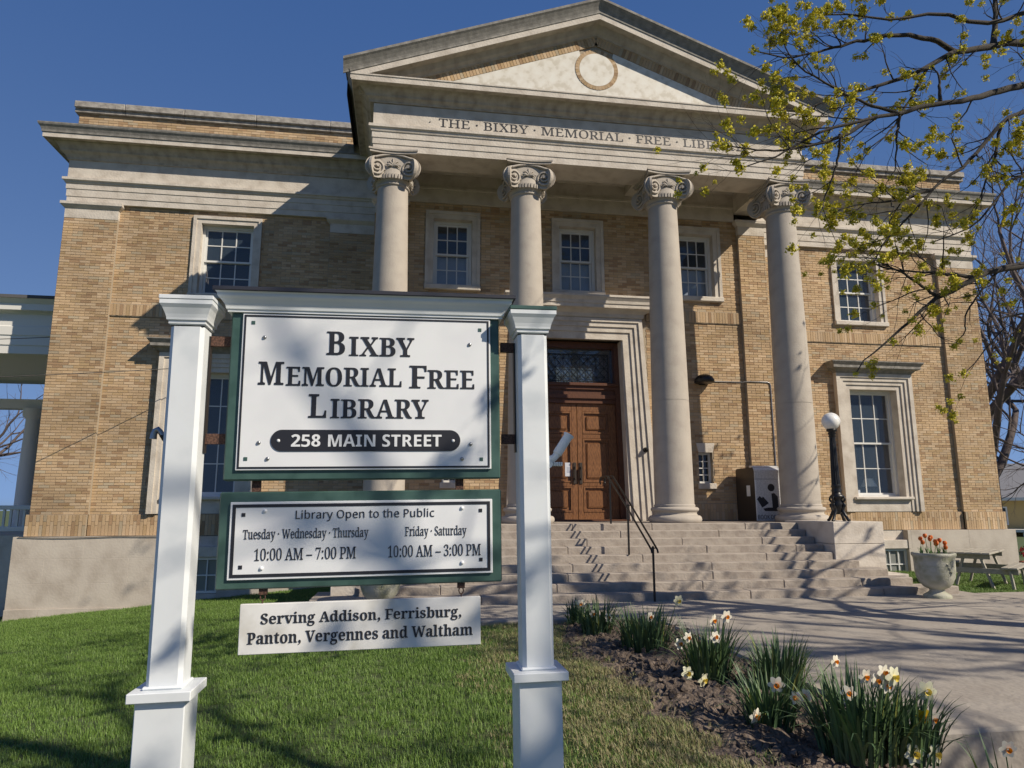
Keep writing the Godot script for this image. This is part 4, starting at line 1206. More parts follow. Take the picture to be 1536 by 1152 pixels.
	letters("Library Open to the Public", sans, hbo, M.ink, -0.2748, 0.3106, 0.2570, 0.2915, 0.0095, "L")
	letters("Tuesday · Wednesday · Thursday", serif_r, hbo, M.ink, -0.4838, 0.0296, 0.1765, 0.2150, 0.0095, "T")
	letters("10:00 AM – 7:00 PM", serif_r, hbo, M.ink, -0.4349, -0.0214, 0.0880, 0.1365, 0.0095, "M")
	letters("Friday · Saturday", serif_r, hbo, M.ink, 0.1850, 0.4517, 0.1765, 0.2150, 0.0095, "F")
	letters("10:00 AM – 3:00 PM", serif_r, hbo, M.ink, 0.1131, 0.5137, 0.0880, 0.1365, 0.0095, "M")
	square_rivets(hbo, [Vector2(-0.4866, 0.277), Vector2(0.5135, 0.2806), Vector2(-0.4892, 0.0631), Vector2(0.5139, 0.0696)], M.ink, 0.008, 0.0075)
	screws(hbo, [Vector2(-0.40, 0.292), Vector2(0.432, 0.292), Vector2(-0.405, 0.056), Vector2(0.432, 0.058)], M.board, 0.008)
	for x in [-0.449, 0.424]:
		var lk := MB.new()
		lk.box(Vector3(x - 0.018, 0.371, -0.05), Vector3(x + 0.018, 0.425, -0.03))
		put("hanger", lk, M.rust, hs)
	for x in [-0.40, 0.430]:
		var lk := MB.new()
		lk.box(Vector3(x - 0.016, -0.052, -0.045), Vector3(x + 0.016, -0.028, -0.018))
		put("hanger", lk, M.rust, hs)
	var ts := thing("towns_sign", "plain white board naming the towns served, hung from two rusty hooks", "sign", at)
	ts.rotation.z = 0.0125
	var tb := MB.new()
	tb.bbox(Vector3(-0.486, -0.288, -0.035), Vector3(0.513, -0.088, -0.01), 0.002)
	var tbo := put("board", tb, tex_mat(noise_tex(0.006, [[.62, .61, .57], [.74, .74, .72], [.78, .78, .77]], [0.12, 0.4, 0.8], 58, 4), 1.6, 0.5), ts)
	letters("Serving Addison, Ferrisburg,", serif, tbo, M.ink, -0.401, 0.4293, -0.1695, -0.1265, -0.0085, "S")
	letters("Panton, Vergennes and Waltham", serif, tbo, M.ink, -0.4509, 0.4783, -0.2465, -0.2010, -0.0085, "P")
	for x in [-0.40, 0.430]:
		var hk := MB.new()
		var pts := []; var rd := []
		for i in 13:
			var a := TAU * i / 12.0
			pts.append(Vector3(x + 0.010 * cos(a), -0.062 + 0.014 * sin(a), -0.024)); rd.append(0.0028)
		hk.tube(pts, rd, 6)
		hk.tube([Vector3(x, -0.09, -0.022), Vector3(x, -0.074, -0.022)], [0.003, 0.003], 6)
		put("hook", hk, M.rust, ts)

# ------------------------------------------------------------------ things by the entrance
func build_entrance_things() -> void:
	# handrail
	var hr := thing("handrail", "black iron double handrail down the middle of the stone steps", "handrail", Vector3(-0.08, -1.044, 5.5))
	var O := hr.position
	for p in [[3.45, 0.0, 0.78], [4.40, -0.464, 0.33], [5.5, -1.044, -0.27]]:
		var b := MB.new()
		b.bbox(Vector3(-0.014, p[1], p[0] - 0.014) - Vector3(0, O.y, O.z), Vector3(0.014, p[2], p[0] + 0.014) - Vector3(0, O.y, O.z), 0.003)
		put("post", b, M.iron, hr)
	for sx in [-0.045, 0.045]:
		var r := MB.new()
		var pts := []
		for q in [[3.02, 0.70], [2.98, 0.74], [3.0, 0.80], [3.06, 0.82], [3.38, 0.83], [3.48, 0.82], [4.40, 0.34], [5.46, -0.26], [5.56, -0.32], [5.58, -0.36]]: pts.append(Vector3(sx, q[1] - O.y, q[0] - O.z))
		var rd := []
		for i in pts.size(): rd.append(0.015)
		r.tube(pts, rd, 8, true)
		put("rail", r, M.iron, hr)
	for q in [[3.45, 0.80], [4.40, 0.325], [5.5, -0.285]]:
		var c := MB.new()
		c.box(Vector3(-0.045, q[1] - 0.02 - O.y, q[0] - 0.012 - O.z), Vector3(0.045, q[1] - 0.005 - O.y, q[0] + 0.012 - O.z))
		put("cross_bar", c, M.iron, hr)
	# lamp post on the cheek block
	lamp_post(Vector3(3.9, 0.035, 4.0), "black iron lamp post with white globe on the stone block beside tall window")
	# book drop
	var bk := thing("book_drop", "tall metal book return box with a reader symbol beside the column", "book drop", Vector3(3.66, 0, 1.7))
	var s := MB.new()
	s.plate(PackedVector2Array([Vector2(-0.4, 0.0), Vector2(0.38, 0.0), Vector2(0.38, 1.0), Vector2(0.34, 1.08), Vector2(-0.36, 1.08), Vector2(-0.4, 1.04)]), -0.29, 0.29, Transform3D(Basis(Vector3.BACK, Vector3.UP, Vector3.LEFT), Vector3.ZERO))
	put("box_body", s, M.bronze, bk)
	var f := MB.new()
	f.bbox(Vector3(-0.285, 0.005, 0.38), Vector3(0.285, 0.84, 0.40), 0.006)
	put("front_panel", f, M.metal, bk)
	var ht := MB.new()
	ht.plate(PackedVector2Array([Vector2(0.37, 0.845), Vector2(0.40, 0.845), Vector2(0.41, 1.02), Vector2(0.30, 1.11), Vector2(0.20, 1.125), Vector2(0.20, 1.09), Vector2(0.37, 1.0)]), -0.285, 0.285, Transform3D(Basis(Vector3.BACK, Vector3.UP, Vector3.LEFT), Vector3.ZERO))
	put("return_flap", ht, M.metal, bk)
	var ic := MB.new()
	var hd := PackedVector2Array()
	for i in 20: hd.append(Vector2(0.06, 0.67) + Vector2(cos(TAU * i / 20), sin(TAU * i / 20)) * 0.075)
	ic.plate(hd, 0.40, 0.403)
	ic.plate(PackedVector2Array([Vector2(0.06, 0.55), Vector2(0.12, 0.56), Vector2(0.19, 0.49), Vector2(0.20, 0.20), Vector2(-0.10, 0.20), Vector2(-0.14, 0.25), Vector2(-0.02, 0.27), Vector2(0.07, 0.27)]), 0.40, 0.403)
	ic.plate(PackedVector2Array([Vector2(-0.26, 0.44), Vector2(-0.20, 0.50), Vector2(-0.155, 0.46), Vector2(-0.13, 0.49), Vector2(-0.01, 0.36), Vector2(-0.10, 0.30), Vector2(-0.16, 0.27)]), 0.40, 0.403)
	put("reader_symbol", ic, M.ink, bk)
	var sans := SystemFont.new()
	sans.font_names = PackedStringArray(["Droid Sans"])
	letters("BOOK DROP", sans, bk, M.ink, -0.26, 0.26, 0.04, 0.125, 0.402)
	var lb := MB.new()
	lb.box(Vector3(-0.293, 0.5, 0.05), Vector3(-0.29, 0.72, 0.2))
	put("notice", lb, M.board, bk)
	# wall lamp, conduit, mail box, bell
	var dm := thing("wall_lamp", "dark domed wall lamp on the brick beside the third column", "lamp", Vector3(2.74, 2.95, ZC))
	var d := MB.new()
	d.lathe(Vector3(0, 0, 0.16), [Vector2(0.0, -0.03), Vector2(0.17, -0.02), Vector2(0.215, 0.0), Vector2(0.21, 0.06), Vector2(0.17, 0.12), Vector2(0.10, 0.165), Vector2(0.0, 0.18)], 28)
	put("shade", d, M.black, dm)
	var dmm := MB.new()
	dmm.box(Vector3(-0.06, -0.04, 0.0), Vector3(0.06, 0.1, 0.06))
	put("wall_plate", dmm, M.black, dm)
	var cd := MB.new()
	cd.tube([Vector3(2.95, 3.0, ZC + 0.02), Vector3(3.70, 3.0, ZC + 0.02), Vector3(3.78, 3.0, ZC + 0.105), Vector3(4.24, 3.0, ZC + 0.105), Vector3(4.29, 2.98, ZC + 0.105), Vector3(4.31, 2.93, ZC + 0.105), Vector3(4.31, 0.4, ZC + 0.105)], [0.013, 0.013, 0.013, 0.013, 0.013, 0.013, 0.013], 8)
	tag(put("conduit", cd, M.galv), "thin grey conduit running from the domed wall lamp along the brick", "pipe")
	var mb := thing("mailbox", "small black mailbox on the brick beside the door surround", "mailbox", Vector3(1.83, 0.60, ZC))
	var m := MB.new()
	m.bbox(Vector3(-0.17, 0.0, 0.0), Vector3(0.17, 0.30, 0.13), 0.01)
	put("box_body", m, M.bronze, mb)
	var ml := MB.new()
	ml.bbox(Vector3(-0.18, 0.302, 0.0), Vector3(0.18, 0.37, 0.15), 0.015)
	put("lid", ml, M.bronze, mb)
	var mp := MB.new()
	mp.box(Vector3(0.0, 0.09, 0.13), Vector3(0.06, 0.20, 0.132))
	put("name_card", mp, M.board, mb)
	var bl := thing("door_bell", "round dark bell fixed to the stone door surround", "door bell", Vector3(1.36, 1.47, ZC + 0.12))
	var bm := MB.new()
	bm.tube([Vector3(0, 0, 0.0), Vector3(0, 0, 0.03), Vector3(0, 0, 0.07), Vector3(0, 0, 0.075)], [0.055, 0.055, 0.035, 0.01], 16, true)
	put("bell_body", bm, M.iron, bl)
	var nt := thing("door_notice", "white paper notice taped to the left door leaf", "notice", Vector3(-0.17, 0.93, ZC - 0.335))
	var nm := MB.new()
	nm.box(Vector3(-0.105, 0.0, 0.0), Vector3(0.105, 0.29, 0.002))
	put("paper", nm, mat(lin(.55, .58, .66), 0.7), nt)
	var nl := MB.new()
	for i in 5: nl.box(Vector3(-0.07, 0.08 + i * 0.024, 0.002), Vector3(0.07 - 0.02 * (i % 2), 0.09 + i * 0.024, 0.003))
	nl.box(Vector3(-0.02, 0.22, 0.002), Vector3(0.012, 0.26, 0.003))
	put("print", nl, mat(lin(.2, .24, .36), 0.7), nt)
	# cable to the building
	var wr := MB.new()
	var wp := []; var wd := []
	for i in 17:
		var t := i / 16.0
		wp.append(Vector3(-7.95, 3.16, 0.42).lerp(Vector3(-22.0, 0.9, 10.0), t) - Vector3.UP * 1.2 * t * (1.0 - t)); wd.append(0.008)
	wr.tube(wp, wd, 6)
	tag(put("overhead_cable", wr, M.black), "thin overhead cable slung from the left wing's window hood", "cable")
	var w2 := MB.new()
	var p2 := []; var r2 := []
	for i in 13:
		var t := i / 12.0
		p2.append(Vector3(-11.05, 3.98, -0.75).lerp(Vector3(-20.0, 3.1, 2.5), t) - Vector3.UP * 0.8 * t * (1.0 - t)); r2.append(0.008)
	w2.tube(p2, r2, 6)
	tag(put("overhead_cable", w2, M.black), "thin black cable crossing in front of the white side porch", "cable")
	var w3 := MB.new()
	var p3 := []; var r3 := []
	for i in 20:
		var t := i / 19.0
		p3.append(Vector3(lerpf(-11.1, -7.0, t), -0.275 - 0.03 * absf(sin(t * 7.0)) * (1.0 - t), 0.14)); r3.append(0.007)
	w3.tube(p3, r3, 6)
	tag(put("ground_cable", w3, M.black), "black cable clipped along the top of the stone foundation", "cable")
	var dl := thing("table_lamp", "small grey shaded table lamp standing inside the tall right window", "lamp", Vector3(7.98, 0.52, -0.75))
	var dm2 := MB.new()
	dm2.lathe(Vector3.ZERO, [Vector2(0.09, 0.0), Vector2(0.09, 0.02), Vector2(0.02, 0.04), Vector2(0.035, 0.14), Vector2(0.012, 0.22), Vector2(0.012, 0.30)], 20)
	put("lamp_base", dm2, M.bronze, dl)
	var ds := MB.new()
	ds.lathe(Vector3.ZERO, [Vector2(0.19, 0.26), Vector2(0.10, 0.46)], 24)
	put("lamp_shade", ds, mat(lin(.42, .47, .47), 0.8), dl)
	var pc := thing("poster_board", "pale display board leaning inside the tall right window", "display board", Vector3(7.32, 0.52, -0.6))
	var pm := MB.new()
	pm.plate(PackedVector2Array([Vector2(-0.11, 0.0), Vector2(0.12, 0.0), Vector2(0.09, 0.62), Vector2(0.04, 0.72), Vector2(-0.11, 0.60)]), -0.01, 0.01)
	put("card", pm, mat(lin(.55, .47, .33), 0.8), pc)
	var pq := MB.new()
	pq.box(Vector3(0.10, 0.0, 0.05), Vector3(0.25, 0.17, 0.06))
	put("small_card", pq, M.board, pc)
	urn(Vector3(4.22, -1.044, 5.78), "mossy stone urn full of orange tulips at the foot of the steps", true)
	urn(Vector3(-3.95, -1.044, 5.78), "mossy stone urn standing behind the hours board", false)
	picnic_table()

func lamp_post(at: Vector3, label: String) -> void:
	var lp := thing("lamp_post", label, "lamp post", at)
	var b := MB.new()
	for k in 4:      # scrolled feet
		var a := PI / 4 + k * PI / 2 + 0.3
		var e := Vector3(cos(a), 0, sin(a))
		b.tube([e * 0.20 + Vector3.UP * 0.01, e * 0.17 + Vector3.UP * 0.03, e * 0.13 + Vector3.UP * 0.10, e * 0.085 + Vector3.UP * 0.18, e * 0.10 + Vector3.UP * 0.24, e * 0.125 + Vector3.UP * 0.26, e * 0.13 + Vector3.UP * 0.29, e * 0.11 + Vector3.UP * 0.31], [0.026, 0.028, 0.024, 0.032, 0.03, 0.024, 0.022, 0.012], 8, true)
		b.tube([e * 0.10 + Vector3.UP * 0.33, e * 0.14 + Vector3.UP * 0.37, e * 0.13 + Vector3.UP * 0.42, e * 0.09 + Vector3.UP * 0.42], [0.02, 0.018, 0.016, 0.01], 6, true)
	b.lathe(Vector3.ZERO, [Vector2(0.03, 0.12), Vector2(0.07, 0.16), Vector2(0.10, 0.24), Vector2(0.105, 0.32), Vector2(0.085, 0.38), Vector2(0.11, 0.41), Vector2(0.12, 0.44), Vector2(0.09, 0.46), Vector2(0.075, 0.50)], 20)
	put("base", b, M.black, lp)
	var sh := MB.new()
	var fl := []
	for i in 12:      # fluted shaft
		var a := TAU * i / 12
		fl.append(a)
		sh.tube([Vector3(cos(a) * 0.062, 0.5, sin(a) * 0.062), Vector3(cos(a) * 0.038, 1.48, sin(a) * 0.038)], [0.016, 0.011], 6)
	sh.lathe(Vector3.ZERO, [Vector2(0.062, 0.5), Vector2(0.038, 1.48)], 16)
	sh.lathe(Vector3.ZERO, [Vector2(0.08, 0.50), Vector2(0.085, 0.54), Vector2(0.07, 0.58), Vector2(0.085, 0.60), Vector2(0.075, 0.64)], 20)
	put("shaft", sh, M.black, lp)
	var cp := MB.new()
	cp.lathe(Vector3.ZERO, [Vector2(0.045, 1.47), Vector2(0.065, 1.49), Vector2(0.05, 1.52), Vector2(0.075, 1.54), Vector2(0.055, 1.57), Vector2(0.09, 1.595), Vector2(0.085, 1.625), Vector2(0.06, 1.64)], 20)
	put("globe_holder", cp, M.black, lp)
	var g := MB.new()
	var pr := []
	for i in 17:
		var a := -PI / 2 + PI * i / 16.0
		pr.append(Vector2(maxf(cos(a) * 0.158, 0.0), 1.765 + sin(a) * 0.158))
	g.lathe(Vector3.ZERO, pr, 28)
	put("globe", g, M.globe, lp)

func urn(at: Vector3, label: String, planted: bool) -> void:
	var u := thing("urn", label, "urn", at)
	u.scale = Vector3(0.84, 1.03, 0.84)
	var b := MB.new()
	b.lathe(Vector3.ZERO, [Vector2(0.225, 0.0), Vector2(0.225, 0.035), Vector2(0.19, 0.055), Vector2(0.13, 0.085), Vector2(0.115, 0.11), Vector2(0.13, 0.125)], 40)
	put("foot", b, M.urn, u)
	var bo := MB.new()
	bo.lathe(Vector3.ZERO, [Vector2(0.12, 0.12), Vector2(0.20, 0.15), Vector2(0.265, 0.21), Vector2(0.305, 0.29), Vector2(0.322, 0.38), Vector2(0.325, 0.50), Vector2(0.33, 0.56), Vector2(0.345, 0.585), Vector2(0.355, 0.60), Vector2(0.355, 0.625), Vector2(0.34, 0.635), Vector2(0.30, 0.63), Vector2(0.29, 0.57)], 48)
	put("bowl", bo, M.urn, u)
	var so := MB.new()
	so.lathe(Vector3.ZERO, [Vector2(0.295, 0.575), Vector2(0.0, 0.59)], 24)
	put("potting_soil", so, M.soil, u)
	var em := MB.new()
	for i in 7:
		var a := 0.12 + 0.1 * sin(i * 2.1)
		var yy := 0.33 + i * 0.025
		var e := Vector3(sin(a), 0, cos(a))
		em.tube([e * 0.318 + Vector3.UP * yy, e.rotated(Vector3.UP, 0.09 * (1 if i % 2 == 0 else -1)) * 0.335 + Vector3.UP * (yy + 0.03), e.rotated(Vector3.UP, 0.14 * (1 if i % 2 == 0 else -1)) * 0.322 + Vector3.UP * (yy + 0.035)], [0.01, 0.014, 0.006], 6, true)
	put("crest", em, M.urn, u)
	if planted:
		var spots := [[-0.19, 0.10], [-0.06, 0.02], [-0.02, 0.12], [-0.20, -0.02], [0.07, 0.05], [0.12, 0.12], [0.16, -0.05], [0.22, 0.06], [-0.12, 0.16], [0.02, -0.10], [-0.15, -0.12]]
		var hts := [0.27, 0.22, 0.16, 0.17, 0.20, 0.10, 0.14, 0.16, 0.19, 0.24, 0.22]
		for i in spots.size():
			var t := thing("tulip", "orange tulip in the mossy urn at the foot of the steps", "tulip", at + Vector3(spots[i][0] * 0.84, 0.60, spots[i][1] * 0.84), "orange tulips in the urn")
			var st := MB.new()
			st.col = Color(.10, .20, .05)
			var top := Vector3(rng.randf_range(-0.03, 0.03), hts[i], rng.randf_range(-0.03, 0.03))
			st.tube([Vector3.ZERO, top * 0.5 + Vector3(0.005, 0, 0), top], [0.004, 0.004, 0.0035], 6)
			for k in 2:
				var a := rng.randf() * TAU
				var e := Vector3(cos(a), 0, sin(a))
				strap(st, Vector3.ZERO, e, 0.16, 0.022, 0.5)
			put("stem", st, M.leaf, t)
			var bl := MB.new()
			for k in 6:
				bl.col = Color(.62, .10, .015) if k % 2 == 0 else Color(.70, .17, .02)
				var a := TAU * k / 6 + i
				petal(bl, top, Vector3(cos(a), 0, sin(a)), 0.065, 0.026, 0.022, 0.0 if k % 2 == 0 else 0.004)
			put("bloom", bl, M.petal, t)

func petal(mb: MB, o: Vector3, e: Vector3, h: float, w: float, bulge: float, ex: float) -> void:   # cupped upright petal
	var s := Vector3.UP.cross(e)
	var prev := []
	for i in 5:
		var t := i / 4.0
		var ww := w * sin(PI * (0.12 + 0.80 * t)) 
		var out := bulge * sin(PI * (0.1 + 0.65 * t)) + ex
		var row := [o + e * (out - 0.006) + Vector3.UP * h * t - s * ww, o + e * (out + 0.004) + Vector3.UP * h * t, o + e * (out - 0.006) + Vector3.UP * h * t + s * ww]
		if i > 0:
			for k in 2: mb.quad(prev[k], prev[k + 1], row[k + 1], row[k])
		prev = row
func strap(mb: MB, o: Vector3, e: Vector3, L: float, w: float, lean: float) -> void:   # strap leaf that arches over
	var s := Vector3.UP.cross(e).normalized()
	var prev := []
	var p := o
	var ang := PI / 2 - lean * 0.25
	for i in 6:
		var t := i / 5.0
		var ww := w * 0.5 * (1.0 - pow(t, 3.0)) * (0.75 + 0.5 * t * (1.0 - t) * 2.0)
		var nrm := e * sin(ang) * 0.15
		var row := [p - s * ww + nrm * w, p, p + s * ww + nrm * w]
		if i > 0:
			for k in 2:
				if ww < 1e-4 and k == 1: continue
				if ww < 1e-4: mb.tri(prev[0], prev[2], p)
				else: mb.quad(prev[k], prev[k + 1], row[k + 1], row[k])
		prev = row
		ang -= lean * (0.10 + 0.28 * t)
		p += (e * cos(ang) + Vector3.UP * sin(ang)) * L / 5.0

func picnic_table() -> void:
	var pt := thing("picnic_table", "weathered pale picnic table on the grass beside the right wing", "picnic table", Vector3(7.3, -1.2, 3.2))
	pt.rotation.y = deg_to_rad(38.0)
	pt.scale = Vector3.ONE * 0.88
	for i in 5:
		var b := MB.new()
		b.bbox(Vector3(-0.9, 0.70, -0.36 + i * 0.146), Vector3(0.9, 0.74, -0.36 + i * 0.146 + 0.138), 0.006)
		put("top_plank", b, M.table, pt)
	for z in [-0.80, -0.655, 0.525, 0.67]:
		var b := MB.new()
		b.bbox(Vector3(-0.9, 0.42, z), Vector3(0.9, 0.46, z + 0.138), 0.006)
		put("seat_plank", b, M.table, pt)
	for x in [-0.72, 0.72]:
		var c := MB.new()
		c.bbox(Vector3(x - 0.02, 0.31, -0.80), Vector3(x + 0.02, 0.419, 0.80), 0.005)
		put("seat_beam", c, M.table, pt)
		var c2 := MB.new()
		c2.bbox(Vector3(x - 0.02, 0.60, -0.34), Vector3(x + 0.02, 0.699, 0.34), 0.005)
		put("top_beam", c2, M.table, pt)
		for sd in [-1.0, 1.0]:
			var l := MB.new()
			l.bar(Vector3(x + 0.045, 0.69, sd * 0.14), Vector3(x + 0.045, 0.0, sd * 0.34), 0.10, 0.045)
			put("leg", l, M.table, pt)
			var l2 := MB.new()
			l2.bar(Vector3(x - 0.045, 0.42, sd * 0.66), Vector3(x - 0.045, 0.0, sd * 0.70), 0.12, 0.045)
			put("leg", l2, M.table, pt)

# ------------------------------------------------------------------ ground
func gh(x: float, z: float) -> float:
	var y := -1.085 - 0.089 * maxf(0.0, -x - 2.6) - 0.035 * maxf(0.0, x - 4.0)
	y = maxf(y, -2.6)
	y -= 0.05 * smoothstep(11.0, 15.0, z)
	y -= 0.32 * smoothstep(-1.5, -0.75, x) * smoothstep(11.0, 11.6, z) * smoothstep(16.0, 13.5, z)
	return y
func bed_edge(z: float) -> float:      # left edge of the flower bed
	var pts := [[6.6, -1.75], [8.5, -2.05], [9.9, -1.9], [10.8, -1.95], [11.6, -1.8], [13.0, -1.7]]
	for i in pts.size() - 1:
		if z <= pts[i + 1][0]: return lerpf(pts[i][1], pts[i + 1][1], clampf((z - pts[i][0]) / (pts[i + 1][0] - pts[i][0]), 0, 1))
	return -1.7
func in_bed(x: float, z: float) -> bool:
	return z > 6.75 and z < 13.0 and x > bed_edge(z) + 0.10 * sin(z * 7.0) + 0.06 * sin(z * 17.0) and x < -0.5
func build_ground() -> void:
	var nz := FastNoiseLite.new(); nz.seed = 4; nz.frequency = 0.35
	var g := MB.new()
	var xs := []; var zs := []
	for i in 61: xs.append(lerpf(-16.0, 14.0, i / 60.0))
	for i in 49: zs.append(lerpf(-1.0, 23.0, i / 48.0))
	xs.push_front(-30.0); xs.push_front(-90.0); xs.push_front(-600.0); xs.append(30.0); xs.append(90.0); xs.append(600.0)
	zs.push_front(-20.0); zs.push_front(-90.0); zs.push_front(-600.0); zs.append(40.0); zs.append(90.0); zs.append(600.0)
	var H := func(x: float, z: float) -> float: return gh(x, z) + 0.02 * nz.get_noise_2d(x * 3, z * 3) - 0.01 - (0.25 if x > -2.1 and x < 6.0 and z > 6.9 and z < 13.1 else 0.0)
	for i in xs.size() - 1:
		for j in zs.size() - 1:
			var A := Vector3(xs[i], H.call(xs[i], zs[j + 1]), zs[j + 1]); var B := Vector3(xs[i + 1], H.call(xs[i + 1], zs[j + 1]), zs[j + 1])
			var C := Vector3(xs[i + 1], H.call(xs[i + 1], zs[j]), zs[j]); var D := Vector3(xs[i], H.call(xs[i], zs[j]), zs[j])
			g.tri(A, B, C); g.tri(A, C, D)
	structure("ground", g, M.turf)
	# paving in front of the steps and the walk
	var p := MB.new()
	p.bbox(Vector3(-5.0, -1.5, 3.5), Vector3(5.2, -1.044, 6.8), 0.015)
	structure("plaza", p, M.concrete)
	var w := MB.new()
	w.bbox(Vector3(-0.60, -1.9, 6.806), Vector3(9.5, -1.045, 11.36), 0.02)
	w.bbox(Vector3(5.206, -1.6, 5.35), Vector3(30.0, -1.046, 6.80), 0.015)
	structure("walkway", w, M.concrete)
	var sw := MB.new()
	sw.box(Vector3(-60, -1.6, 14.0), Vector3(60, -1.2, 16.2))
	structure("sidewalk", sw, M.concrete)
	# soil of the bed, lumpy
	var b := MB.new()
	var n2 := FastNoiseLite.new(); n2.seed = 9; n2.frequency = 2.2; n2.fractal_octaves = 5
	var SH := func(x: float, z: float) -> float:
		var edge := minf(clampf((x - bed_edge(z)) * 4.0 + 0.4, 0.0, 1.0), clampf((z - 6.7) * 5.0, 0.0, 1.0))
		return gh(x, z) - 0.03 + edge * (0.045 + 0.07 * n2.get_noise_2d(x * 1.2, z * 1.2) + 0.035 * n2.get_noise_2d(x * 5.0, z * 5.0))
	var st := 0.035
	var nx := int(4.6 / st); var nzc := int(6.3 / st)
	for i in nx:
		for j in nzc:
			var x := -2.28 + i * st; var z := 6.72 + j * st
			var A := Vector3(x, SH.call(x, z + st), z + st); var B := Vector3(x + st, SH.call(x + st, z + st), z + st)
			var C := Vector3(x + st, SH.call(x + st, z), z); var D := Vector3(x, SH.call(x, z), z)
			if x > -0.56 and z < 11.28: continue
			if A.y < gh(x, z) - 0.025 and C.y < gh(x, z) - 0.025: continue
			b.tri(A, B, C); b.tri(A, C, D)
	structure("flower_bed", b, M.soil)
	# clods and bark
	var cl := MB.new()
	for i in 900:
		var z := rng.randf_range(6.9, 12.4); var x := rng.randf_range(-2.15, -0.65)
		if not in_bed(x, z): continue
		var r := rng.randf_range(0.006, 0.028)
		cl.xbox(Transform3D(Basis.from_euler(Vector3(rng.randf() * 6, rng.randf() * 6, rng.randf() * 6)), Vector3(x, SH.call(x, z) + r * 0.3, z)), Vector3(r, r * 0.6, r * 0.8))
	var co := put("soil_clods", cl, M.soil)
	tag(co, "dark lumps of earth and bark scattered over the flower bed", "soil"); co.set_meta("kind", "stuff")
	grass()
func blade_mesh(sd: int, hgt: float, spread: float, cols: Array) -> ArrayMesh:
	var r := RandomNumberGenerator.new(); r.seed = sd
	var m := MB.new()
	for i in 9:
		var a := r.randf() * TAU
		var e := Vector3(cos(a), 0, sin(a))
		var o := Vector3(r.randf_range(-1, 1), 0, r.randf_range(-1, 1)) * spread
		var h := hgt * r.randf_range(0.55, 1.15)
		var s := Vector3.UP.cross(e) * r.randf_range(0.0016, 0.003)
		var ln := r.randf_range(0.2, 1.1) * h
		var c: Color = cols[r.randi() % cols.size()]
		m.col = c
		var md := o + Vector3.UP * h * 0.6 + e * ln * 0.35
		m.quad(o - s, o + s, md + s * 0.8, md - s * 0.8)
		m.tri(md - s * 0.8, md + s * 0.8, o + Vector3.UP * h * 0.95 + e * ln)
	return m.mesh()
func grass() -> void:
	var nz := FastNoiseLite.new(); nz.seed = 14; nz.frequency = 0.9
	var lush := [Color(.115, .20, .038), Color(.145, .235, .045), Color(.18, .26, .06), Color(.09, .165, .03)]
	var dry := [Color(.19, .22, .075), Color(.28, .25, .125), Color(.14, .20, .05), Color(.33, .29, .17)]
	var spec := [["lawn_grass", lush, 0.048, 88000, -12.0, -1.5, 0.2, 12.9, false, "short green grass of the lawn around the sign"], ["dry_grass", dry, 0.05, 15000, -3.6, -1.5, 6.85, 12.9, true, "sparse straw tinted grass beside the flower bed"], ["verge_grass", lush, 0.06, 22000, 4.8, 15.0, 0.25, 5.3, false, "strip of green grass under the picnic table"]]
	for s in spec:
		var xf := []
		for i in s[3]:
			var z: float = rng.randf_range(s[6], s[7])
			var x: float = rng.randf_range(s[4], s[5])
			if in_bed(x, z): 
				if not (x < bed_edge(z) + 0.25 and rng.randf() < 0.12): continue
			if x > -5.02 and z > 3.3 and z < 6.82 and x < 5.2: continue
			if x > -4.7 and x < 4.75 and z < 6.8: continue
			if z < 0.2: continue
			if x < -11.2 and z < 0.4: continue
			var near_bed := smoothstep(1.3, 0.1, bed_edge(z) - x + 0.5 * nz.get_noise_2d(x * 2, z * 2)) if z > 6.5 and x < 0 else 0.0
			if s[8]:
				if rng.randf() > near_bed: continue
			elif rng.randf() < near_bed * 0.75: continue
			var k := 1.0 + 0.45 * nz.get_noise_2d(x, z)
			if nz.get_noise_2d(x * 1.7 + 40, z * 1.7) < -0.33 and rng.randf() < 0.5: continue
			xf.append(Transform3D(Basis(Vector3.UP, rng.randf() * TAU).scaled(Vector3(1, k * rng.randf_range(0.7, 1.25), 1)), Vector3(x, gh(x, z) - 0.012, z)))
		var mm := MultiMesh.new()
		mm.transform_format = MultiMesh.TRANSFORM_3D
		mm.mesh = blade_mesh(7 + xf.size() % 5, s[2], 0.035, s[1])
		mm.instance_count = xf.size()
		for i in xf.size(): mm.set_instance_transform(i, xf[i])
		var o := MultiMeshInstance3D.new()
		o.multimesh = mm; o.material_override = M.leaf; o.name = numbered(s[0])
		add_child(o, true)
		tag(o, s[9], "grass"); o.set_meta("kind", "stuff")

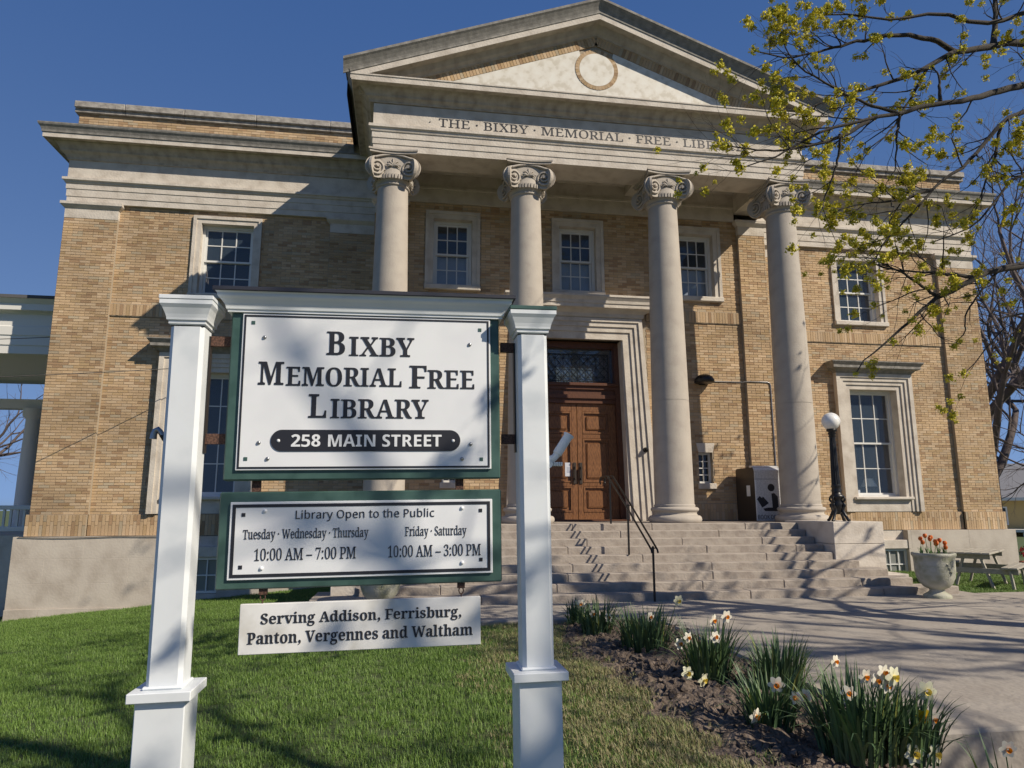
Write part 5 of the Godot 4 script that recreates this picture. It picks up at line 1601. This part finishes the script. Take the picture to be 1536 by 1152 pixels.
# ------------------------------------------------------------------ daffodils
func daffodil_clump(at: Vector3, n: int, h: float, spread: float, flowers: Array, label: String) -> void:
	var c := thing("daffodil_clump", label, "daffodils", at, "daffodil clumps in the flower bed")
	var lf := MB.new()
	for i in n:
		var a := rng.randf() * TAU
		var e := Vector3(cos(a), 0, sin(a))
		var o := e.rotated(Vector3.UP, rng.randf_range(-0.6, 0.6)) * spread * sqrt(rng.randf()) * 0.85
		var k := rng.randf_range(0.7, 1.15)
		lf.col = Color(.075 * k, .135 * k, .06 * k) if rng.randf() < 0.7 else Color(.11 * k, .18 * k, .065 * k)
		if rng.randf() < 0.05: lf.col = Color(.22, .24, .06)
		strap(lf, o, e, h * rng.randf_range(0.7, 1.2), rng.randf_range(0.014, 0.024), rng.randf_range(0.1, 0.8) if rng.randf() < 0.8 else rng.randf_range(0.8, 1.5))
	put("leaves", lf, M.leaf, c)
	for f in flowers:
		var p: Vector3 = f[0] - at
		var kind: int = f[1]
		var fl := part("flower", c)
		var st := MB.new()
		st.col = Color(.07, .14, .045)
		var foot := Vector3(p.x * 0.45, 0, p.z * 0.45)
		var face := Vector3(rng.randf_range(-0.5, 0.6), rng.randf_range(-0.25, 0.15), 1.0).normalized()
		if kind == 3: face = Vector3(-0.9, 0.1, 0.5).normalized()
		st.tube([foot, foot.lerp(p, 0.5) + Vector3(0, 0.02, 0), p - face * 0.03 - Vector3.UP * 0.01, p - face * 0.018], [0.0035, 0.0035, 0.003, 0.0035], 6)
		put("stem", st, M.leaf, fl)
		var R := face.cross(Vector3.UP).normalized(); var U := R.cross(face).normalized()
		var sz := rng.randf_range(0.040, 0.048)
		if kind == 1: sz *= 1.25
		var pe := MB.new()
		for i in 6:
			var a := TAU * i / 6 + rng.randf_range(-0.12, 0.12)
			pe.col = Color(.80, .78, .66) if kind != 2 else Color(.80, .58, .02)
			if kind == 1: pe.col = Color(.80, .79, .58)
			var d := R * cos(a) + U * sin(a)
			var sdv := face.cross(d).normalized()
			var b0 := p + d * sz * 0.15
			var curl := rng.randf_range(-0.1, 0.25)
			var prev := []
			for kk in 5:
				var tt := kk / 4.0
				var ww := sz * 0.40 * sin(PI * (0.16 + 0.74 * pow(tt, 0.9)))
				var cc := p + d * sz * lerpf(0.12, 1.08, tt) - face * sz * (curl * tt * tt)
				var row := [cc - sdv * ww, cc + sdv * ww]
				if kk > 0: pe.quad(prev[0], prev[1], row[1], row[0])
				prev = row
		put("petals", pe, M.petal, fl)
		var cu := MB.new()
		cu.col = Color(.80, .30, .015) if kind != 1 else Color(.78, .62, .12)
		var cr := []; var cd := []
		cu.tube([p, p + face * sz * 0.25, p + face * sz * 0.42], [sz * 0.16, sz * 0.26, sz * 0.36], 10)
		put("cup", cu, M.petal, fl)
func build_daffodils() -> void:
	var Y := -1.10
	daffodil_clump(Vector3(-1.60, Y, 7.0), 80, 0.32, 0.15, [[Vector3(-1.61, -0.84, 7.05), 0]], "small daffodil clump right behind the white sign post, beside the plaza")
	daffodil_clump(Vector3(-1.52, Y, 7.6), 150, 0.37, 0.2, [[Vector3(-1.59, -0.86, 7.68), 0], [Vector3(-1.43, -0.90, 7.72), 0], [Vector3(-1.71, -0.76, 7.62), 0]], "daffodil clump with three orange cupped flowers near the sign post")
	daffodil_clump(Vector3(-1.33, Y, 8.6), 220, 0.43, 0.25, [[Vector3(-1.33, -0.74, 8.78), 0], [Vector3(-1.03, -0.60, 8.75), 1]], "broad leafy daffodil clump with one pale bud standing tallest above it")
	daffodil_clump(Vector3(-1.20, Y, 9.75), 190, 0.46, 0.2, [[Vector3(-1.48, -0.78, 9.86), 0], [Vector3(-1.42, -0.73, 9.89), 0], [Vector3(-1.21, -0.60, 9.92), 0], [Vector3(-1.11, -0.57, 9.94), 0], [Vector3(-1.22, -0.72, 9.96), 0], [Vector3(-1.33, -1.04, 9.95), 1], [Vector3(-1.44, -1.0, 9.9), 1]], "tall daffodil clump with many white flowers in the middle of the bed")
	daffodil_clump(Vector3(-0.80, Y, 10.15), 190, 0.40, 0.19, [[Vector3(-0.42, -0.86, 10.3), 0]], "dense dark daffodil clump at the walkway edge with a single flower")
	daffodil_clump(Vector3(-1.36, Y, 11.0), 120, 0.38, 0.16, [[Vector3(-1.40, -0.78, 11.19), 0], [Vector3(-1.28, -0.86, 11.20), 3], [Vector3(-1.22, -0.85, 11.21), 3], [Vector3(-1.52, -0.97, 11.14), 0]], "loose daffodil clump on bare soil with flowers seen from the side")
	daffodil_clump(Vector3(-1.08, Y, 11.5), 280, 0.45, 0.26, [[Vector3(-1.14, -0.63, 11.69), 0], [Vector3(-1.08, -0.65, 11.70), 0], [Vector3(-1.04, -0.61, 11.71), 0], [Vector3(-1.02, -0.68, 11.70), 0], [Vector3(-1.23, -0.72, 11.66), 0], [Vector3(-0.99, -0.63, 11.72), 1]], "largest daffodil clump, crowned by a bunch of orange cupped flowers")
	daffodil_clump(Vector3(-0.86, Y, 11.6), 150, 0.38, 0.19, [[Vector3(-0.80, -0.86, 11.68), 2], [Vector3(-0.74, -0.87, 11.69), 0], [Vector3(-0.77, -0.72, 11.69), 1], [Vector3(-0.93, -1.02, 11.75), 1], [Vector3(-0.80, -1.03, 11.75), 1]], "daffodil clump with a yellow flower at the walkway's concrete corner")
	daffodil_clump(Vector3(-0.55, -1.45, 11.95), 40, 0.50, 0.1, [[Vector3(-0.52, -0.96, 11.93), 0]], "sparse daffodil plant in front of the walkway's concrete end")

# ------------------------------------------------------------------ trees
func grow(mb: MB, p: Vector3, d: Vector3, L: float, r: float, lvl: int, maxl: int, tips: Array, r_: RandomNumberGenerator, up := 0.12, sides := 6) -> void:
	var pts := [p]; var rad := [r]
	var n := 4 if lvl < maxl - 1 else 3
	var dir := d
	for i in n:
		dir = (dir + Vector3(r_.randf_range(-1, 1), r_.randf_range(-1, 1) + up, r_.randf_range(-1, 1)) * 0.22).normalized()
		pts.append(pts[-1] + dir * L / n)
		rad.append(lerpf(r, r * (0.62 if lvl < maxl else 0.3), (i + 1.0) / n))
	mb.tube(pts, rad, maxi(3, sides - lvl))
	if lvl >= maxl:
		tips.append(pts[-1]); tips.append(pts[-2])
		return
	var kids := 2 + (1 if r_.randf() < 0.55 else 0)
	for k in kids:
		var ax := dir.cross(Vector3(r_.randf_range(-1, 1), r_.randf_range(-1, 1), r_.randf_range(-1, 1))).normalized()
		grow(mb, pts[-1], dir.rotated(ax, r_.randf_range(0.25, 0.75)), L * r_.randf_range(0.62, 0.85), rad[-1] * (0.85 if k == 0 else 0.66), lvl + 1, maxl, tips, r_, up, sides)
	for i in range(1, n):
		if r_.randf() < 0.5:
			var ax := dir.cross(Vector3(r_.randf_range(-1, 1), r_.randf_range(-1, 1), r_.randf_range(-1, 1))).normalized()
			grow(mb, pts[i], dir.rotated(ax, r_.randf_range(0.6, 1.1)), L * r_.randf_range(0.4, 0.6), rad[i] * 0.5, mini(lvl + 2, maxl), maxl, tips, r_, up, sides)
func cluster_mesh(sd: int) -> ArrayMesh:      # bunch of small yellow-green maple flowers
	var r := RandomNumberGenerator.new(); r.seed = sd
	var m := MB.new()
	for i in 46:
		var d := Vector3(r.randf_range(-1, 1), r.randf_range(-0.8, 1), r.randf_range(-1, 1)).normalized()
		var q := d * r.randf_range(0.012, 0.05)
		var k := r.randf_range(0.75, 1.2)
		m.col = Color(.62 * k, .56 * k, .05 * k) if r.randf() < 0.8 else Color(.36 * k, .40 * k, .06 * k)
		var a := d.cross(Vector3(r.randf_range(-1, 1), r.randf_range(-1, 1), r.randf_range(-1, 1))).normalized()
		var b := d.cross(a).normalized()
		var s := r.randf_range(0.008, 0.016)
		m.tri(q - a * s, q + a * s * 0.3 - b * s, q + d * s * 1.2); m.tri(q + a * s, q - a * s * 0.2 + b * s, q + d * s * 1.3)
		m.tri(q - a * s, q + a * s, q + b * s)
	for i in 3:
		m.col = Color(.10, .05, .02)
		var d := Vector3(r.randf_range(-1, 1), r.randf_range(-1, 0.3), r.randf_range(-1, 1)).normalized()
		m.tube([Vector3.ZERO, d * 0.03], [0.004, 0.002], 4)
	return m.mesh()
func blossoms(parent: Node3D, tips: Array, r_: RandomNumberGenerator, called := "blossom", base := Vector3.ZERO, smin := 0.5, smax := 1.2) -> void:
	var mm := MultiMesh.new()
	mm.transform_format = MultiMesh.TRANSFORM_3D
	mm.mesh = cluster_mesh(5)
	mm.instance_count = tips.size()
	for i in tips.size():
		mm.set_instance_transform(i, Transform3D(Basis.from_euler(Vector3(r_.randf() * 6, r_.randf() * 6, r_.randf() * 6)).scaled(Vector3.ONE * r_.randf_range(smin, smax)), tips[i] - base))
	var o := MultiMeshInstance3D.new()
	o.multimesh = mm; o.material_override = M.blossom; o.name = called
	parent.add_child(o, true)
	o.set_meta("kind", "stuff")
func smooth_path(pts: Array, n: int) -> Array:
	var cv := Curve3D.new()
	for i in pts.size():
		var t: Vector3 = (pts[mini(i + 1, pts.size() - 1)] - pts[maxi(i - 1, 0)]) / 6.0
		cv.add_point(pts[i], -t, t)
	var out := []
	var L := cv.get_baked_length()
	for i in n: out.append(cv.sample_baked(L * i / (n - 1.0), true))
	return out
func build_trees() -> void:
	var r_ := RandomNumberGenerator.new(); r_.seed = 77
	var base := Vector3(5.8, -1.12, 10.0)
	var t := thing("maple_tree", "maple in yellow green blossom, its branches reaching across the right wing", "tree", base)
	var tk := MB.new()
	tk.tube([Vector3(0, -0.2, 0), Vector3(0, 0.25, 0), Vector3(0.02, 1.2, 0), Vector3(-0.03, 2.6, -0.02), Vector3(0.0, 4.0, 0.02), Vector3(0.06, 5.2, 0.05), Vector3(0.1, 6.4, 0.0)], [0.34, 0.25, 0.215, 0.20, 0.18, 0.15, 0.12], 14)
	put("trunk", tk, M.bark, t)
	var limbs := [
		["A", [Vector3(4.47, 5.34, 9.39), Vector3(2.69, 5.14, 9.69), Vector3(2.21, 4.98, 9.79), Vector3(1.70, 4.79, 9.88), Vector3(1.28, 4.54, 9.97), Vector3(0.92, 4.34, 9.98), Vector3(0.55, 4.20, 10.00), Vector3(0.12, 4.03, 10.01), Vector3(-0.30, 3.81, 10.01)]],
		["A2", [Vector3(2.22, 4.99, 9.79), Vector3(2.32, 5.32, 9.76), Vector3(2.37, 5.73, 9.74), Vector3(2.37, 6.23, 9.73)]],
		["A3", [Vector3(1.70, 4.79, 9.88), Vector3(1.39, 4.85, 9.94), Vector3(0.99, 4.83, 9.98), Vector3(0.60, 4.72, 10.00), Vector3(0.17, 4.56, 10.01), Vector3(-0.26, 4.43, 10.02), Vector3(-0.62, 4.43, 10.07)]],
		["A4", [Vector3(1.28, 4.54, 9.97), Vector3(1.06, 4.21, 9.98), Vector3(0.81, 3.84, 9.98), Vector3(0.50, 3.57, 9.99)]],
		["B", [Vector3(4.21, 5.09, 9.71), Vector3(2.28, 4.41, 10.01), Vector3(1.81, 4.21, 10.10), Vector3(1.39, 4.03, 10.21), Vector3(0.95, 3.92, 10.22), Vector3(0.66, 3.79, 10.26), Vector3(0.34, 3.70, 10.29), Vector3(-0.09, 3.55, 10.30), Vector3(-0.31, 3.44, 10.30), Vector3(-0.63, 3.26, 10.27), Vector3(-0.90, 3.17, 10.21)]],
		["B2", [Vector3(1.13, 3.99, 10.21), Vector3(1.15, 4.25, 10.21), Vector3(1.16, 4.40, 10.13)]],
		["B3", [Vector3(0.34, 3.70, 10.29), Vector3(0.01, 3.49, 10.30), Vector3(-0.36, 3.37, 10.28), Vector3(-0.73, 3.32, 10.26), Vector3(-1.07, 3.38, 10.22)]],
		["B4", [Vector3(0.01, 3.52, 10.31), Vector3(0.00, 3.32, 10.27), Vector3(-0.06, 3.10, 10.23), Vector3(-0.12, 2.94, 10.19), Vector3(-0.19, 2.82, 10.15)]],
		["B5", [Vector3(0.66, 3.79, 10.26), Vector3(0.64, 3.56, 10.21), Vector3(0.63, 3.32, 10.17), Vector3(0.59, 3.22, 10.14)]],
		["B6", [Vector3(0.66, 3.79, 10.26), Vector3(0.24, 3.86, 10.30), Vector3(-0.18, 3.98, 10.36), Vector3(-0.47, 4.09, 10.44), Vector3(-0.56, 4.26, 10.46)]],
		["C", [Vector3(5.04, 3.38, 8.92), Vector3(2.77, 2.82, 9.29), Vector3(2.39, 2.73, 9.36), Vector3(2.04, 2.60, 9.44), Vector3(1.75, 2.45, 9.47), Vector3(1.50, 2.34, 9.51), Vector3(1.26, 2.19, 9.55), Vector3(0.99, 1.96, 9.57), Vector3(0.76, 1.79, 9.56), Vector3(0.60, 1.67, 9.56), Vector3(0.51, 1.54, 9.52)]],
		["C2", [Vector3(2.04, 2.60, 9.44), Vector3(1.72, 2.59, 9.49), Vector3(1.38, 2.58, 9.54), Vector3(0.98, 2.57, 9.58), Vector3(0.76, 2.64, 9.55)]],
		["C3", [Vector3(1.50, 2.34, 9.51), Vector3(1.18, 2.47, 9.59), Vector3(0.98, 2.59, 9.58), Vector3(0.72, 2.60, 9.64)]],
		["C4", [Vector3(2.39, 2.73, 9.36), Vector3(2.15, 2.47, 9.33), Vector3(2.02, 2.26, 9.27), Vector3(2.00, 2.06, 9.23), Vector3(1.89, 1.92, 9.19)]],
		["C5", [Vector3(2.87, 2.34, 9.11), Vector3(2.60, 2.18, 9.14), Vector3(2.31, 1.94, 9.16), Vector3(2.10, 1.73, 9.19), Vector3(2.00, 1.65, 9.16)]],
		["D", [Vector3(3.86, 4.89, 9.83), Vector3(2.20, 4.09, 10.04), Vector3(1.89, 3.91, 10.06), Vector3(1.59, 3.59, 10.06), Vector3(1.38, 3.41, 10.10), Vector3(1.05, 3.17, 10.10), Vector3(0.81, 2.92, 10.13), Vector3(0.67, 2.78, 10.08), Vector3(0.49, 2.63, 10.13), Vector3(0.44, 2.50, 10.09), Vector3(0.31, 2.38, 10.05)]],
		["D2", [Vector3(1.05, 3.17, 10.10), Vector3(0.68, 3.03, 10.12), Vector3(0.32, 2.96, 10.16), Vector3(0.03, 2.88, 10.10)]],
		["D3", [Vector3(1.89, 3.91, 10.06), Vector3(1.78, 3.59, 10.09), Vector3(1.62, 3.33, 10.12), Vector3(1.56, 3.11, 10.07), Vector3(1.48, 2.92, 10.02)]],
		["F", [Vector3(3.97, 6.01, 10.04), Vector3(2.18, 5.04, 10.20), Vector3(1.60, 4.81, 10.28), Vector3(1.08, 4.83, 10.30), Vector3(0.65, 4.70, 10.31), Vector3(0.16, 4.69, 10.34), Vector3(-0.25, 4.56, 10.35)]],
		["G", [Vector3(3.88, 4.06, 9.68), Vector3(2.22, 3.49, 9.93), Vector3(1.91, 3.26, 9.95), Vector3(1.64, 2.97, 9.96), Vector3(1.38, 2.81, 9.99), Vector3(1.14, 2.73, 9.94)]],
	]
	var rads := {"A": 0.055, "A2": 0.026, "A3": 0.022, "A4": 0.014, "B": 0.05, "B2": 0.014, "B3": 0.016, "B4": 0.011, "B5": 0.010, "B6": 0.013, "C": 0.062, "C2": 0.018, "C3": 0.014, "C4": 0.012, "C5": 0.016, "D": 0.036, "D2": 0.012, "D3": 0.013, "F": 0.04, "G": 0.03}
	var joins := {"A": Vector3(5.85, 4.1, 10.0), "B": Vector3(5.8, 3.9, 10.0), "C": Vector3(5.8, 2.9, 10.0), "D": Vector3(5.82, 4.3, 10.0), "F": Vector3(5.86, 4.9, 10.05), "G": Vector3(5.8, 3.5, 10.0), "C5": Vector3(5.8, 2.6, 10.0)}
	var cr := MB.new()
	var tips := []
	for l in limbs:
		var pts: Array = l[1].duplicate()
		if joins.has(l[0]): pts.push_front(joins[l[0]])
		var n := pts.size() * 4
		var sp := smooth_path(pts, n)
		var r0: float = rads[l[0]] * 1.3
		var pr := []; var rr := []
		for i in n:
			var k := i / (n - 1.0)
			sp[i] += Vector3(r_.randf_range(-1, 1), r_.randf_range(-1, 1), r_.randf_range(-1, 1)) * 0.008
			pr.append(sp[i] - base); rr.append(lerpf(r0 * (1.25 if joins.has(l[0]) else 1.0), 0.0045, pow(k, 0.85)))
		cr.tube(pr, rr, 8)
		tips.append(sp[-1])
		# side twigs
		for i in range(3, n - 1):
			if joins.has(l[0]) and i < n * 0.22: continue
			var cnt := 1 if r_.randf() < 0.50 else 0
			if i > n * 0.6 and r_.randf() < 0.25: cnt += 1
			for c in cnt:
				var dir: Vector3 = (sp[i + 1] - sp[i]).normalized()
				var ax := dir.cross(Vector3(r_.randf_range(-1, 1), r_.randf_range(-1, 1), r_.randf_range(-1, 1))).normalized()
				var d2 := dir.rotated(ax, r_.randf_range(0.4, 1.0))
				var tl := r_.randf_range(0.18, 0.46)
				var tt := []
				grow(cr, sp[i] - base, d2, tl, minf(rr[i] * 0.6, 0.008), 1, 2 if r_.randf() < 0.55 else 3, tt, r_, 0.10, 5)
				for q in tt:
					if r_.randf() < (0.25 if sp[i].x > -0.45 else 0.12): tips.append(q + base)
	# the rest of the crown, over and behind the photographer's right
	for k in 7:
		var a := -0.75 + k * 0.62
		var tt := []
		grow(cr, Vector3(0.0, 3.2 + 0.45 * k, 0), Vector3(cos(a), 0.75 + 0.1 * (k % 3), sin(a)).normalized(), 2.3, 0.085, 1, 5, tt, r_, 0.10, 8)
		for q in tt:
			if r_.randf() < 0.6: tips.append(q + base)
	put("crown", cr, M.bark, t)
	blossoms(t, tips, r_, "blossom", base)
	# street trees behind the photographer, whose branches shade the lawn, the sign and the paving
	var street := [[Vector3(4.35, -1.25, 17.9), 10.5, 0.34, 2.3, 3.4, "tall budding street tree whose trunk and branches shade the lawn", 10, 0.22], [Vector3(11.0, -1.2, 15.6), 9.0, 0.26, 2.2, 4.4, "budding street tree whose branches throw a web of shadow on the paving", 8, 0.25]]
	for q in street:
		var b2: Vector3 = q[0]
		var hh: float = q[1]
		var t2 := thing("street_tree", q[5], "tree", b2, "street trees along the sidewalk")
		var k2 := MB.new()
		var tp2 := []; var tr2 := []
		for i in 9:
			tp2.append(Vector3(sin(i * 1.7) * 0.05, -0.2 + (hh + 0.2) * i / 8.0, cos(i * 2.1) * 0.05)); tr2.append(q[2] * (1.3 if i == 0 else 1.0 - 0.085 * i))
		k2.tube(tp2, tr2, 12)
		put("trunk", k2, M.bark, t2)
		var c2 := MB.new(); var tips2 := []
		for k in q[6]:
			var a = 2.5 + (k * 0.618 - floorf(k * 0.618)) * 2.4
			if k % 4 == 3: a = k * 1.9
			grow(c2, Vector3(0, lerpf(q[4], hh, k / float(q[6])), 0), Vector3(cos(a), 0.35 + 0.3 * (k % 3), sin(a) * 0.8).normalized(), q[3] * (1.0 - 0.025 * k), 0.085 * (1.0 - 0.03 * k), 1, 5, tips2, r_, 0.06, 8)
		put("crown", c2, M.bark, t2)
		var sel := []
		for w in tips2:
			if r_.randf() < q[7]: sel.append(w + b2)
		blossoms(t2, sel, r_, "blossom", b2, 0.8, 1.8)
	# bare trees behind the building
	var spots := [[Vector3(21.0, -1.6, -11.0), 18.0, "tall bare tree close behind the library's right corner"], [Vector3(29.0, -1.8, -15.0), 22.0, "tallest bare tree, standing back between the library and the yellow house"], [Vector3(19.5, -1.7, -4.5), 8.5, "bare spreading tree at the edge of the right lawn"], [Vector3(-21.0, -2.3, -14.0), 10.0, "bare tree seen through the white side porch"], [Vector3(-27.0, -2.4, -9.0), 12.5, "bare leafless tree standing beyond the side porch roof"], [Vector3(26.5, -1.9, -8.5), 17.0, "broad bare tree farthest along the right lawn"]]
	for s in spots:
		var tr := thing("bare_tree", s[2], "tree", s[0], "bare trees behind the library")
		var mk := MB.new()
		var h: float = s[1]
		mk.tube([Vector3(0, -0.2, 0), Vector3(0, h * 0.1, 0), Vector3(0.05, h * 0.28, 0.05)], [h * 0.03, h * 0.022, h * 0.018], 10)
		put("trunk", mk, M.far_bark, tr)
		var cm := MB.new(); var tp := []
		for k in 7:
			var a := k * 1.3 + r_.randf()
			grow(cm, Vector3(0.05, h * (0.16 + 0.03 * k), 0.05), Vector3(cos(a) * 0.8, 0.9, sin(a) * 0.8).normalized(), h * 0.24, h * 0.011, 1, 6, tp, r_, 0.10, 7)
		put("crown", cm, M.far_bark, tr)

func build_background() -> void:
	var hs := thing("yellow_house", "yellow house with grey roof and white porch beyond the right lawn", "house", Vector3(52, -3.0, -38))
	hs.rotation.y = -0.7
	var w := MB.new()
	w.box(Vector3(-8, 0, -5), Vector3(8, 4.0, 5))
	put("wall", w, M.yellow, hs)
	var rf := MB.new()
	rf.quad(Vector3(-8.6, 3.9, 5.6), Vector3(8.6, 3.9, 5.6), Vector3(8.6, 7.0, 0), Vector3(-8.6, 7.0, 0))
	rf.quad(Vector3(8.6, 3.9, -5.6), Vector3(-8.6, 3.9, -5.6), Vector3(-8.6, 7.0, 0), Vector3(8.6, 7.0, 0))
	put("roof", rf, mat(lin(.22, .22, .23), 0.9), hs)
	var tr := MB.new()
	tr.box(Vector3(-8.6, 3.7, 5.0), Vector3(8.6, 3.95, 5.7))
	put("eave", tr, M.porch, hs)
	for i in 6:
		var wn := MB.new()
		wn.box(Vector3(-7 + i * 2.5, 1.7, 5.0), Vector3(-5.9 + i * 2.5, 3.2, 5.06))
		var win := put("window", wn, M.porch, hs)
		var pn := MB.new()
		pn.box(Vector3(-6.88 + i * 2.5, 1.82, 5.06), Vector3(-6.02 + i * 2.5, 3.08, 5.08))
		put("pane", pn, mat(lin(.03, .04, .05), 0.1), win)
	var pc := MB.new()
	pc.box(Vector3(-8.2, 1.2, 5.0), Vector3(8.2, 1.4, 7.5))
	put("porch_roof", pc, M.porch, hs)
	for i in 7:
		var po := MB.new()
		po.box(Vector3(-8.0 + i * 2.65, -0.2, 7.2), Vector3(-7.85 + i * 2.65, 1.2, 7.35))
		put("porch_post", po, M.porch, hs)
	# red potted flowers at the picnic table's far side
	var fp := thing("flower_pot", "terracotta pot of red flowers beyond the picnic table", "flower pot", Vector3(8.62, -1.22, 3.0))
	var p := MB.new()
	p.lathe(Vector3.ZERO, [Vector2(0.11, 0.0), Vector2(0.16, 0.36), Vector2(0.175, 0.36), Vector2(0.175, 0.43), Vector2(0.15, 0.43), Vector2(0.14, 0.38), Vector2(0.0, 0.38)], 24)
	put("pot", p, mat(lin(.26, .09, .05), 0.85), fp)
	var fl := MB.new()
	for i in 160:
		var d := Vector3(rng.randf_range(-1, 1), rng.randf_range(-0.2, 1), rng.randf_range(-1, 1)).normalized()
		var q := Vector3(0, 0.58, 0) + d * 0.18 * rng.randf_range(0.6, 1.0)
		fl.col = Color(.55, .03, .05) if rng.randf() < 0.6 else Color(.05, .12, .03)
		var a := d.cross(Vector3.UP + Vector3(0.1, 0, 0.2)).normalized(); var b := d.cross(a)
		fl.quad(q - a * 0.025, q - b * 0.025, q + a * 0.025, q + b * 0.025)
	put("flowers", fl, M.vertex, fp)
